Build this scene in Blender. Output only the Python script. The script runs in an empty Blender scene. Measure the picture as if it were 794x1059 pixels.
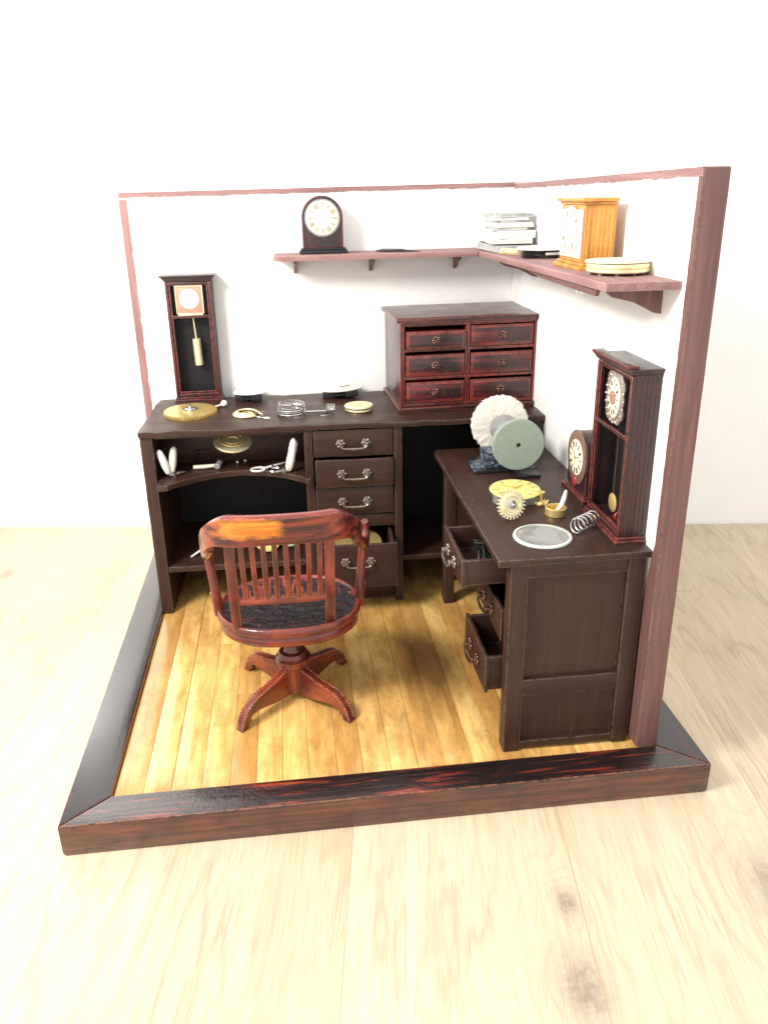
import bpy, bmesh, math, random
from mathutils import Vector, Matrix, noise
R = math.radians
PI = math.pi
random.seed(7)
sc = bpy.context.scene
COL = sc.collection

# ------------------------------------------------------------------ camera
F_, yaw, pit, rol = 821.5674, .1077, .3676, -.0202
cam = bpy.data.objects.new('camera', bpy.data.cameras.new('camera'))
COL.objects.link(cam)
fw = Vector((math.sin(yaw)*math.cos(pit), math.cos(yaw)*math.cos(pit), -math.sin(pit)))
r0 = Vector((math.cos(yaw), -math.sin(yaw), 0)); u0 = r0.cross(fw)
rr = r0*math.cos(rol)+u0*math.sin(rol); uu = -r0*math.sin(rol)+u0*math.cos(rol)
m = Matrix((rr, uu, -fw)).transposed().to_4x4(); m.translation = (1.1302, -2.8623, 2.7298)
cam.matrix_world = m
cam.data.sensor_fit = 'VERTICAL'; cam.data.sensor_height = 24
cam.data.lens = 24*F_/1059
cam.data.shift_x = (397-391.64)/1059; cam.data.shift_y = (513.53-529.5)/1059
cam.data.clip_start = .01; cam.data.clip_end = 200
sc.camera = cam

# ------------------------------------------------------------------ world, lamps, exposure
w = bpy.data.worlds.new('World'); sc.world = w; w.use_nodes = True
bg = w.node_tree.nodes['Background']
bg.inputs[0].default_value = (1, .985, .96, 1); bg.inputs[1].default_value = 1.46
def lamp(name, loc, target, power, size, col):
    l = bpy.data.lights.new(name, 'AREA'); l.shape = 'DISK'; l.size = size; l.energy = power; l.color = col
    o = bpy.data.objects.new(name, l); COL.objects.link(o); o.location = loc
    o.rotation_euler = (Vector(target)-Vector(loc)).to_track_quat('-Z', 'Y').to_euler()
    return o
lamp('daylight_lamp', (-1.75, -1.0, 4.6), (1.3, 1.2, .9), 400, 1.5, (1, .97, .92))
lamp('backdrop_fill', (-2.7, 2.1, 3.3), (-.9, 4.0, 2.8), 90, 1.0, (1, .99, .97))  # added unseen light, brightens the backdrop that the rails reflect
bpy.data.lights['backdrop_fill'].spread = R(100)
sc.view_settings.view_transform = 'Standard'; sc.view_settings.look = 'None'
sc.view_settings.exposure = 0; sc.view_settings.gamma = 1; sc.view_settings.use_curve_mapping = False

# ------------------------------------------------------------------ materials
def newmat(name):
    m = bpy.data.materials.new(name); m.use_nodes = True
    nt = m.node_tree; b = nt.nodes['Principled BSDF']
    return m, nt, b
def nd(nt, t, **k):
    n = nt.nodes.new(t)
    for a, v in k.items(): setattr(n, a, v)
    return n
def c4(c): return (c[0], c[1], c[2], 1)
def ramp(nt, fac, stops):
    n = nt.nodes.new('ShaderNodeValToRGB'); e = n.color_ramp.elements
    while len(e) < len(stops): e.new(.5)
    for i, (p, c) in enumerate(stops): e[i].position = p; e[i].color = c4(c)
    nt.links.new(fac, n.inputs[0]); return n.outputs[0]
def mixc(nt, fac, a, b, mode='MIX'):
    n = nt.nodes.new('ShaderNodeMix'); n.data_type = 'RGBA'; n.blend_type = mode
    for s, v in ((n.inputs[0], fac), (n.inputs[6], a), (n.inputs[7], b)):
        if isinstance(v, (int, float)): s.default_value = v
        elif isinstance(v, tuple): s.default_value = c4(v)
        else: nt.links.new(v, s)
    return n.outputs[2]
def math_(nt, op, a, b=0., c=None, clamp=False):
    n = nt.nodes.new('ShaderNodeMath'); n.operation = op; n.use_clamp = clamp
    for i, v in enumerate((a, b) if c is None else (a, b, c)):
        if isinstance(v, (int, float)): n.inputs[i].default_value = v
        else: nt.links.new(v, n.inputs[i])
    return n.outputs[0]
def coords(nt, scale=(1, 1, 1), rot=(0, 0, 0), rnd=True):
    tc = nt.nodes.new('ShaderNodeTexCoord'); src = tc.outputs['Object']
    if rnd:
        oi = nt.nodes.new('ShaderNodeObjectInfo')
        v = nd(nt, 'ShaderNodeVectorMath', operation='SCALE'); v.inputs[0].default_value = (7, 5, 9)
        nt.links.new(oi.outputs['Random'], v.inputs[3])
        a = nd(nt, 'ShaderNodeVectorMath', operation='ADD')
        nt.links.new(src, a.inputs[0]); nt.links.new(v.outputs[0], a.inputs[1]); src = a.outputs[0]
    mp = nt.nodes.new('ShaderNodeMapping'); mp.inputs['Scale'].default_value = scale; mp.inputs['Rotation'].default_value = rot
    nt.links.new(src, mp.inputs[0]); return mp.outputs[0]
def nz(nt, vec, scale, detail=4, rough=.55, dist=0.):
    n = nt.nodes.new('ShaderNodeTexNoise'); n.inputs['Scale'].default_value = scale
    n.inputs['Detail'].default_value = detail; n.inputs['Roughness'].default_value = rough; n.inputs['Distortion'].default_value = dist
    nt.links.new(vec, n.inputs['Vector']); return n.outputs['Fac']
def bump(nt, b, h, strength, dist=.01):
    n = nt.nodes.new('ShaderNodeBump'); n.inputs['Strength'].default_value = strength; n.inputs['Distance'].default_value = dist
    nt.links.new(h, n.inputs['Height']); nt.links.new(n.outputs[0], b.inputs['Normal'])
def edge_mask(nt, radius, lo=.02, hi=.16):
    bv = nt.nodes.new('ShaderNodeBevel'); bv.samples = 4; bv.inputs['Radius'].default_value = radius
    ge = nt.nodes.new('ShaderNodeNewGeometry')
    d = nd(nt, 'ShaderNodeVectorMath', operation='DOT_PRODUCT')
    nt.links.new(bv.outputs[0], d.inputs[0]); nt.links.new(ge.outputs['Normal'], d.inputs[1])
    inv = math_(nt, 'SUBTRACT', 1., d.outputs['Value'])
    mr = nt.nodes.new('ShaderNodeMapRange'); mr.inputs[1].default_value = lo; mr.inputs[2].default_value = hi
    nt.links.new(inv, mr.inputs[0]); return mr.outputs[0]
AX = {'x': 0, 'y': 1, 'z': 2}
def wood(name, stops, axis='x', rough=.4, fine=34, edge=None, edge_r=.008, edge_amt=.8, bmp=.25, spec=.5, coat=0., mott=None, rnd=True, scuff=0):
    m, nt, b = newmat(name)
    s = [1., 1., 1.]; s[AX[axis]] = .07
    v = coords(nt, tuple(s), rnd=rnd)
    g = nz(nt, v, fine, 6, .62, .4)
    col = ramp(nt, g, stops)
    v2 = coords(nt, (1, 1, 1), rnd=rnd)
    bl = nz(nt, v2, 5.5, 5, .6)
    if mott:
        mask = ramp(nt, bl, [(.42, (0, 0, 0)), (.62, (1, 1, 1))])
        col = mixc(nt, mask, col, mixc(nt, .75, col, mott))
    if scuff:
        ss = [4., 4., 4.]; ss[AX[axis]] = .5
        sn = nz(nt, coords(nt, tuple(ss), rnd=rnd), 9, 5, .75, .6)
        sm_ = ramp(nt, sn, [(.60, (0, 0, 0)), (.70, (1, 1, 1))])
        col = mixc(nt, math_(nt, 'MULTIPLY', sm_, scuff), col, (.15, .085, .066))
    if edge:
        em = edge_mask(nt, edge_r)
        n3 = nz(nt, v2, 38, 3, .7)
        brk = ramp(nt, n3, [(.36, (0, 0, 0)), (.55, (1, 1, 1))])
        f = math_(nt, 'MULTIPLY', em, brk); f = math_(nt, 'MULTIPLY', f, edge_amt)
        col = mixc(nt, f, col, edge)
    nt.links.new(col, b.inputs['Base Color'])
    rr = nt.nodes.new('ShaderNodeMapRange'); rr.inputs[3].default_value = max(.05, rough-.12); rr.inputs[4].default_value = rough+.16
    nt.links.new(bl, rr.inputs[0]); nt.links.new(rr.outputs[0], b.inputs['Roughness'])
    b.inputs['Specular IOR Level'].default_value = spec
    b.inputs['Coat Weight'].default_value = coat; b.inputs['Coat Roughness'].default_value = .12
    h = math_(nt, 'ADD', g, math_(nt, 'MULTIPLY', nz(nt, v2, 60, 3), .5))
    bump(nt, b, h, bmp, .008)
    return m
def plain(name, col, rough=.5, metal=0., var=.12, scale=30, bmp=.1, spec=.5, trans=0., col2=None, coat=0.):
    m, nt, b = newmat(name)
    v = coords(nt)
    n = nz(nt, v, scale, 4, .6)
    c2 = col2 if col2 else tuple(x*(1-var*2) for x in col)
    c = ramp(nt, n, [(.35, col), (.68, c2)])
    nt.links.new(c, b.inputs['Base Color'])
    b.inputs['Roughness'].default_value = rough; b.inputs['Metallic'].default_value = metal
    b.inputs['Specular IOR Level'].default_value = spec
    b.inputs['Transmission Weight'].default_value = trans; b.inputs['Coat Weight'].default_value = coat
    if bmp: bump(nt, b, n, bmp, .006)
    return m

DK = [(.25, (.052, .0200, .0128)), (.5, (.037, .0142, .0095)), (.75, (.025, .0100, .0070))]
SPK = (.42, .34, .28)
M = {}
for a in 'xyz':
    M['dark_'+a] = wood('dark_stained_wood_'+a, DK, a, .42, 20, SPK, .009, .42, .2, .42, scuff=.38)
    M['red_'+a] = wood('red_black_stain_'+a, [(.34, (.22, .022, .018)), (.48, (.075, .012, .012)), (.62, (.014, .008, .009))], a, .3, 26,
                       (.52, .10, .055), .012, .95, .3, .5, .3, mott=(.016, .010, .011))
    M['clock_'+a] = wood('clock_case_stain_'+a, [(.30, (.11, .014, .015)), (.42, (.034, .010, .012)), (.60, (.016, .010, .012))], a, .34, 26,
                         (.50, .09, .05), .010, .95, .3, .5, .3)
    M['chair_'+a] = wood('chair_red_varnish_'+a, [(.3, (.34, .056, .022)), (.5, (.20, .027, .014)), (.68, (.07, .012, .009))], a, .26, 22,
                         (.58, .20, .09), .010, .7, .3, .5, .4, mott=(.05, .013, .010))
    M['pink_'+a] = wood('brownish_pink_trim_'+a, [(.3, (.20, .098, .086)), (.5, (.15, .070, .062)), (.7, (.10, .047, .042))], a, .5, 30, (.5, .3, .25), .006, .4, .3)
    M['case_'+a] = wood('clock_side_stain_'+a, [(.30, (.05, .020, .020)), (.42, (.028, .014, .015)), (.60, (.016, .011, .013))], a, .36, 26, (.35, .05, .035), .006, .35, .3, .5, .2)
    M['trim_'+a] = wood('glare_paled_trim_'+a, [(.3, (.34, .19, .18)), (.5, (.27, .14, .13)), (.7, (.19, .092, .088))], a, .6, 30, (.7, .6, .55), .006, .6, .3)  # red trim with the glare's wash-out mixed into its colour; edges and shelf boards
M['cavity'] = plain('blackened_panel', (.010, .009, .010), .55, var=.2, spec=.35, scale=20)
M['black'] = plain('black_plastic', (.012, .012, .014), .35, scale=40)
M['lacquer'] = wood('black_red_lacquer', [(.42, (.010, .007, .007)), (.55, (.022, .008, .008)), (.64, (.19, .026, .012)), (.76, (.34, .08, .028))], 'x', .20, 34,
                    (.62, .22, .10), .012, .7, .8, .6, .4)
M['lacquer_side'] = wood('black_lacquer_side', [(.3, (.016, .010, .010)), (.6, (.010, .007, .008)), (.72, (.06, .012, .01))], 'y', .2, 9,
                         (.35, .09, .05), .010, .6, .2, .6, .5)
M['brass'] = plain('brass', (.82, .62, .24), .34, .72, .1, 26, .1)
M['brass_pale'] = plain('pale_brass', (.90, .80, .50), .36, .6, .08, 26, .1)
M['steel'] = plain('steel', (.62, .61, .60), .25, 1., .1, 30, .05)
M['pewter'] = plain('pewter_pull', (.34, .29, .26), .3, .85, .25, 60, .3)
M['bronze'] = plain('dark_bronze_pull', (.20, .10, .08), .22, .8, .25, 60, .3)
M['white'] = plain('white_enamel', (.82, .80, .76), .35, 0, .04, 12, .03)
M['cream'] = plain('cream_dial', (.80, .75, .58), .4, 0, .06, 14, .03)
M['yellow'] = plain('yellow_dial', (.72, .64, .21), .4, 0, .12, 18, .08)
M['bone'] = plain('bone_handle', (.82, .78, .62), .35, 0, .08, 14, .05)
M['ink'] = plain('dial_ink', (.07, .055, .04), .5, 0, .1, 20, 0)
M['ink_pale'] = plain('faded_dial_ink', (.40, .36, .26), .5, 0, .1, 20, 0)
M['stone'] = plain('green_grindstone', (.30, .36, .29), .85, 0, .12, 140, .5)
M['felt'] = plain('white_felt_mop', (.80, .77, .68), .95, 0, .08, 60, .8)
M['greymetal'] = plain('grey_motor', (.33, .33, .33), .45, .3, .15, 30, .2)
M['paper'] = plain('paper', (.80, .79, .76), .7, 0, .06, 10, .05)
M['paper_grey'] = plain('grey_paper', (.50, .51, .50), .7, 0, .12, 16, .05)
M['green'] = plain('pale_green_dial', (.38, .50, .32), .4, 0, .1, 16, .05)
def scuffed():
    m, nt, b = newmat('scuffed_blue_black')
    v = coords(nt); n = nz(nt, v, 40, 6, .75)
    nt.links.new(ramp(nt, n, [(.5, (.025, .032, .045)), (.58, (.20, .24, .30)), (.66, (.5, .55, .6))]), b.inputs['Base Color'])
    b.inputs['Roughness'].default_value = .4; bump(nt, b, n, .6, .01); return m
M['scuffed'] = scuffed()
def glass():
    m, nt, b = newmat('clear_glass')
    b.inputs['Base Color'].default_value = (.94, .97, .95, 1); b.inputs['Roughness'].default_value = .03
    b.inputs['Transmission Weight'].default_value = .86; b.inputs['IOR'].default_value = 1.5
    return m
M['glass'] = glass()
M['glass_edge'] = plain('frosted_glass_rim', (.80, .84, .76), .3, 0, .04, 12, 0, trans=.3)
def amber():
    return wood('amber_varnish', [(.3, (.66, .33, .06)), (.5, (.54, .23, .035)), (.7, (.34, .12, .018))], 'z', .35, 24, (.8, .55, .2), .008, .5, .3, .5)
M['amber'] = amber()
def side_brown(m):
    # the rails' outer faces show brown wood below the lacquered top
    nt = m.node_tree; b = nt.nodes['Principled BSDF']; src = b.inputs['Base Color'].links[0].from_socket
    tc = nt.nodes.new('ShaderNodeTexCoord'); sep = nt.nodes.new('ShaderNodeSeparateXYZ'); nt.links.new(tc.outputs['Object'], sep.inputs[0])
    v = coords(nt, (.07, .07, 1), rnd=False); g = nz(nt, v, 40, 5); n2 = nz(nt, coords(nt, rnd=False), 9, 4)
    br = ramp(nt, g, [(.32, (.16, .045, .026)), (.50, (.095, .026, .017)), (.66, (.035, .012, .010))])
    br = mixc(nt, ramp(nt, n2, [(.52, (0, 0, 0)), (.7, (.8, .8, .8))]), br, (.045, .016, .012))
    z = math_(nt, 'ADD', sep.outputs['Z'], math_(nt, 'MULTIPLY', n2, .03))
    mr = nt.nodes.new('ShaderNodeMapRange'); mr.inputs[1].default_value = .165; mr.inputs[2].default_value = .175; mr.inputs[3].default_value = 1; mr.inputs[4].default_value = 0
    nt.links.new(z, mr.inputs[0]); nt.links.new(mixc(nt, mr.outputs[0], src, br), b.inputs['Base Color'])
side_brown(M['lacquer']); side_brown(M['lacquer_side'])
def seatmat():
    m, nt, b = newmat('black_leather_seat')
    v = coords(nt); n = nz(nt, v, 22, 5, .65, .3)
    # red streaks fanning over the front of the seat
    v2 = coords(nt, (1, .06, 1)); s = nz(nt, v2, 46, 3, .5)
    base = ramp(nt, n, [(.52, (.010, .008, .009)), (.64, (.05, .012, .012)), (.72, (.22, .03, .03))])
    sep = nt.nodes.new('ShaderNodeSeparateXYZ'); tc = nt.nodes.new('ShaderNodeTexCoord'); nt.links.new(tc.outputs['Object'], sep.inputs[0])
    mr = nt.nodes.new('ShaderNodeMapRange'); mr.inputs[1].default_value = .10; mr.inputs[2].default_value = .2
    nt.links.new(sep.outputs['Y'], mr.inputs[0])
    st = ramp(nt, s, [(.50, (.014, .008, .009)), (.56, (.26, .04, .035))])
    nt.links.new(mixc(nt, mr.outputs[0], base, st), b.inputs['Base Color'])
    b.inputs['Roughness'].default_value = .28; bump(nt, b, n, .9, .02); return m
M['seat'] = seatmat()
def crestmat():
    # red varnish; a hard-edged patch on the left half of the rail is orange
    m = wood('chair_crest_varnish', [(.3, (.34, .07, .03)), (.46, (.20, .030, .020)), (.58, (.04, .011, .012))], 'x', .26, 20,
             (.55, .18, .08), .012, .7, .45, .5, .3, rnd=False)
    nt = m.node_tree; b = nt.nodes['Principled BSDF']
    src = b.inputs['Base Color'].links[0].from_socket
    tc = nt.nodes.new('ShaderNodeTexCoord'); sep = nt.nodes.new('ShaderNodeSeparateXYZ'); nt.links.new(tc.outputs['Object'], sep.inputs[0])
    def band(s, lo, hi, soft):
        a = nt.nodes.new('ShaderNodeMapRange'); a.inputs[1].default_value = lo-soft; a.inputs[2].default_value = lo+soft; nt.links.new(s, a.inputs[0])
        c = nt.nodes.new('ShaderNodeMapRange'); c.inputs[1].default_value = hi-soft; c.inputs[2].default_value = hi+soft
        c.inputs[3].default_value = 1; c.inputs[4].default_value = 0; nt.links.new(s, c.inputs[0])
        return math_(nt, 'MULTIPLY', a.outputs[0], c.outputs[0])
    wn_ = nz(nt, coords(nt, (1, 1, 3), rnd=False), 16, 4)
    wx = math_(nt, 'ADD', sep.outputs['X'], math_(nt, 'MULTIPLY_ADD', wn_, .16, -.08))
    wz = math_(nt, 'ADD', sep.outputs['Z'], math_(nt, 'MULTIPLY_ADD', wn_, .05, -.025))
    px1 = band(wx, -.285, .5, .05); px2 = band(math_(nt, 'ADD', sep.outputs['X'], math_(nt, 'MULTIPLY_ADD', wn_, .05, -.025)), -.9, -.012, .022); pz = band(wz, 1.128, 1.218, .012)
    f = math_(nt, 'MULTIPLY', math_(nt, 'MULTIPLY', px1, px2), pz)
    v = coords(nt, (.05, 1, 1), rnd=False); g = nz(nt, v, 36, 4)
    org = ramp(nt, g, [(.35, (.85, .33, .03)), (.6, (.62, .17, .015))])
    nt.links.new(mixc(nt, f, src, org), b.inputs['Base Color'])
    return m
M['crest'] = crestmat()
def floormat():
    m, nt, b = newmat('varnished_floorboards')
    ge = nt.nodes.new('ShaderNodeNewGeometry')
    tc = nt.nodes.new('ShaderNodeTexCoord')
    sc_ = nd(nt, 'ShaderNodeVectorMath', operation='SCALE'); sc_.inputs[0].default_value = (13, 31, 7); nt.links.new(ge.outputs['Random Per Island'], sc_.inputs[3])
    ad = nd(nt, 'ShaderNodeVectorMath', operation='ADD'); nt.links.new(tc.outputs['Object'], ad.inputs[0]); nt.links.new(sc_.outputs[0], ad.inputs[1])
    mp = nt.nodes.new('ShaderNodeMapping'); mp.inputs['Scale'].default_value = (1, .12, 1); nt.links.new(ad.outputs[0], mp.inputs[0])
    g = nz(nt, mp.outputs[0], 22, 6, .6, .5)
    col = ramp(nt, g, [(.3, (.82, .56, .21)), (.5, (.73, .45, .14)), (.72, (.52, .27, .065))])
    tone = ramp(nt, ge.outputs['Random Per Island'], [(0, (.74, .66, .56)), (.35, (.98, .94, .88)), (1, (1.10, 1.14, 1.2))])
    col = mixc(nt, 1., col, tone, 'MULTIPLY')
    mp2 = nt.nodes.new('ShaderNodeMapping'); mp2.inputs['Scale'].default_value = (1, .45, 1); nt.links.new(tc.outputs['Object'], mp2.inputs[0])
    st = nz(nt, mp2.outputs[0], 4.2, 5, .65)
    sm = ramp(nt, st, [(.42, (0, 0, 0)), (.66, (1, 1, 1))])
    col = mixc(nt, math_(nt, 'MULTIPLY', sm, .72), col, (.36, .17, .045))
    st2 = nz(nt, mp2.outputs[0], 11, 6, .7, .5)
    col = mixc(nt, math_(nt, 'MULTIPLY', ramp(nt, st2, [(.48, (0, 0, 0)), (.68, (1, 1, 1))]), .42), col, (.26, .11, .03))
    # one dark brown patch between the chair and the side desk
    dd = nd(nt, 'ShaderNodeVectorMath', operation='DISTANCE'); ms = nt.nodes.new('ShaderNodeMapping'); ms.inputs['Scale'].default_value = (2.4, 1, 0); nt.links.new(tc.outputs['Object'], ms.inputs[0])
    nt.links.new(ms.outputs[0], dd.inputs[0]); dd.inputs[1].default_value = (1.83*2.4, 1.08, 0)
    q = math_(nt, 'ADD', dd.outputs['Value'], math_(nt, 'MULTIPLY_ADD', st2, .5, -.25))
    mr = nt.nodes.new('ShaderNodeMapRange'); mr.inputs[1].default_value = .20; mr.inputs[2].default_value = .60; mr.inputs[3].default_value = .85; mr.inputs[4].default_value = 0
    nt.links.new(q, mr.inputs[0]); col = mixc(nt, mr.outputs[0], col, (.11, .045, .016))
    sp = nz(nt, tc.outputs['Object'], 75, 2, .5)
    s2 = ramp(nt, sp, [(.69, (0, 0, 0)), (.73, (1, 1, 1))])
    col = mixc(nt, math_(nt, 'MULTIPLY', s2, .7), col, (.14, .05, .012))
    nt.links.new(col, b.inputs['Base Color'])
    b.inputs['Roughness'].default_value = .3; b.inputs['Coat Weight'].default_value = .4; b.inputs['Coat Roughness'].default_value = .15
    bump(nt, b, math_(nt, 'ADD', g, st), .25, .01)
    return m
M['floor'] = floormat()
def tablemat():
    m, nt, b = newmat('pale_laminate_planks')
    tc = nt.nodes.new('ShaderNodeTexCoord')
    mp = nt.nodes.new('ShaderNodeMapping'); mp.inputs['Rotation'].default_value = (0, 0, R(8)); nt.links.new(tc.outputs['Object'], mp.inputs[0])
    sep = nt.nodes.new('ShaderNodeSeparateXYZ'); nt.links.new(mp.outputs[0], sep.inputs[0])
    PWD = .95
    xs = math_(nt, 'DIVIDE', math_(nt, 'ADD', sep.outputs['X'], .62), PWD)
    idx = math_(nt, 'FLOOR', xs); fr = math_(nt, 'FRACT', xs)
    wn = nt.nodes.new('ShaderNodeTexWhiteNoise'); wn.noise_dimensions = '1D'; nt.links.new(idx, wn.inputs['W'])
    cmb = nt.nodes.new('ShaderNodeCombineXYZ'); nt.links.new(math_(nt, 'MULTIPLY', idx, 5.37), cmb.inputs[1]); nt.links.new(math_(nt, 'MULTIPLY', idx, 3.1), cmb.inputs[2])
    ad = nd(nt, 'ShaderNodeVectorMath', operation='ADD'); nt.links.new(mp.outputs[0], ad.inputs[0]); nt.links.new(cmb.outputs[0], ad.inputs[1])
    # knots pull the grain round themselves
    knots = [(2.06, -.90, .26), (3.85, 2.25, .2), (-1.15, 2.98, .16), (3.02, -.60, .34), (2.12, -.53, .12), (4.6, .9, .15), (-1.0, 1.1, .12)]
    kn = None; kcore = None
    for (kx, ky, kr) in knots:
        d = nd(nt, 'ShaderNodeVectorMath', operation='DISTANCE'); 
        ms = nt.nodes.new('ShaderNodeMapping'); ms.inputs['Scale'].default_value = (1.25, .8, 1); nt.links.new(tc.outputs['Object'], ms.inputs[0])
        nt.links.new(ms.outputs[0], d.inputs[0]); d.inputs[1].default_value = (kx*1.25, ky*.8, 0)
        q = math_(nt, 'DIVIDE', d.outputs['Value'], kr)
        g = math_(nt, 'POWER', 2.718, math_(nt, 'MULTIPLY', math_(nt, 'MULTIPLY', q, q), -1.))
        g2 = math_(nt, 'POWER', 2.718, math_(nt, 'MULTIPLY', math_(nt, 'MULTIPLY', q, q), -4.))
        kn = g if kn is None else math_(nt, 'ADD', kn, g)
        kcore = g2 if kcore is None else math_(nt, 'ADD', kcore, g2)
    m2 = nt.nodes.new('ShaderNodeMapping'); m2.inputs['Scale'].default_value = (1, .16, 1); nt.links.new(ad.outputs[0], m2.inputs[0])
    low = nz(nt, m2.outputs[0], 2.2, 3, .5)
    ph = math_(nt, 'ADD', math_(nt, 'MULTIPLY', low, 16.), math_(nt, 'MULTIPLY', kn, 7.))
    rings = math_(nt, 'MULTIPLY_ADD', math_(nt, 'SINE', math_(nt, 'MULTIPLY', ph, 3.6)), .5, .5)
    thin = math_(nt, 'POWER', rings, 9.)
    m3 = nt.nodes.new('ShaderNodeMapping'); m3.inputs['Scale'].default_value = (1, .03, 1); nt.links.new(ad.outputs[0], m3.inputs[0])
    fine = nz(nt, m3.outputs[0], 120, 3, .6, .1)
    mid = nz(nt, m3.outputs[0], 17, 4, .6, .5)
    lines = ramp(nt, mid, [(.405, (0, 0, 0)), (.425, (1, 1, 1)), (.445, (0, 0, 0)), (.505, (0, 0, 0)), (.525, (.8, .8, .8)), (.54, (0, 0, 0)), (.60, (0, 0, 0)), (.615, (.7, .7, .7)), (.63, (0, 0, 0))])
    brk = ramp(nt, nz(nt, ad.outputs[0], 1.7, 3, .6), [(.42, (0, 0, 0)), (.62, (1, 1, 1))])
    gr = math_(nt, 'MULTIPLY_ADD', fine, .55, math_(nt, 'MULTIPLY', mid, .45))
    col = ramp(nt, gr, [(.36, (.71, .60, .43)), (.52, (.65, .53, .365)), (.68, (.53, .41, .27))])
    lf = math_(nt, 'MULTIPLY', lines, math_(nt, 'MULTIPLY_ADD', brk, .62, .10))
    col = mixc(nt, lf, col, (.40, .28, .18))
    col = mixc(nt, math_(nt, 'MULTIPLY', thin, math_(nt, 'MULTIPLY_ADD', brk, .42, .10)), col, (.42, .31, .21))
    tone = ramp(nt, wn.outputs['Value'], [(0, (.84, .82, .80)), (1, (1.0, 1.0, 1.0))])
    col = mixc(nt, 1., col, tone, 'MULTIPLY')
    kf = nz(nt, tc.outputs['Object'], 26, 4, .7)
    km = math_(nt, 'MULTIPLY', math_(nt, 'MINIMUM', kcore, 1.), math_(nt, 'MULTIPLY_ADD', kf, 1.3, -.05), clamp=True)
    col = mixc(nt, km, col, (.16, .13, .11))
    # little dark flecks
    fl = nz(nt, m2.outputs[0], 30, 2, .5); ff = ramp(nt, fl, [(.74, (0, 0, 0)), (.78, (1, 1, 1))])
    col = mixc(nt, math_(nt, 'MULTIPLY', ff, .5), col, (.36, .24, .14))
    seam = math_(nt, 'LESS_THAN', math_(nt, 'ABSOLUTE', math_(nt, 'SUBTRACT', fr, .5)), .4975)
    col = mixc(nt, math_(nt, 'MULTIPLY', math_(nt, 'SUBTRACT', 1., seam), .75), col, (.40, .28, .17))
    nt.links.new(col, b.inputs['Base Color'])
    b.inputs['Roughness'].default_value = .42; bump(nt, b, gr, .08, .01)
    return m
M['table'] = tablemat()
def wallmat(name, col, s):
    m, nt, b = newmat(name)
    v = coords(nt); n = nz(nt, v, s, 5, .6)
    nt.links.new(ramp(nt, n, [(.3, col), (.7, tuple(x*.96 for x in col))]), b.inputs['Base Color'])
    b.inputs['Roughness'].default_value = .8; bump(nt, b, n, .12, .01); return m
M['wall'] = wallmat('white_wall_paint', (.86, .85, .83), 9)
M['backdrop'] = wallmat('white_backdrop', (.93, .93, .93), 3)

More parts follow.
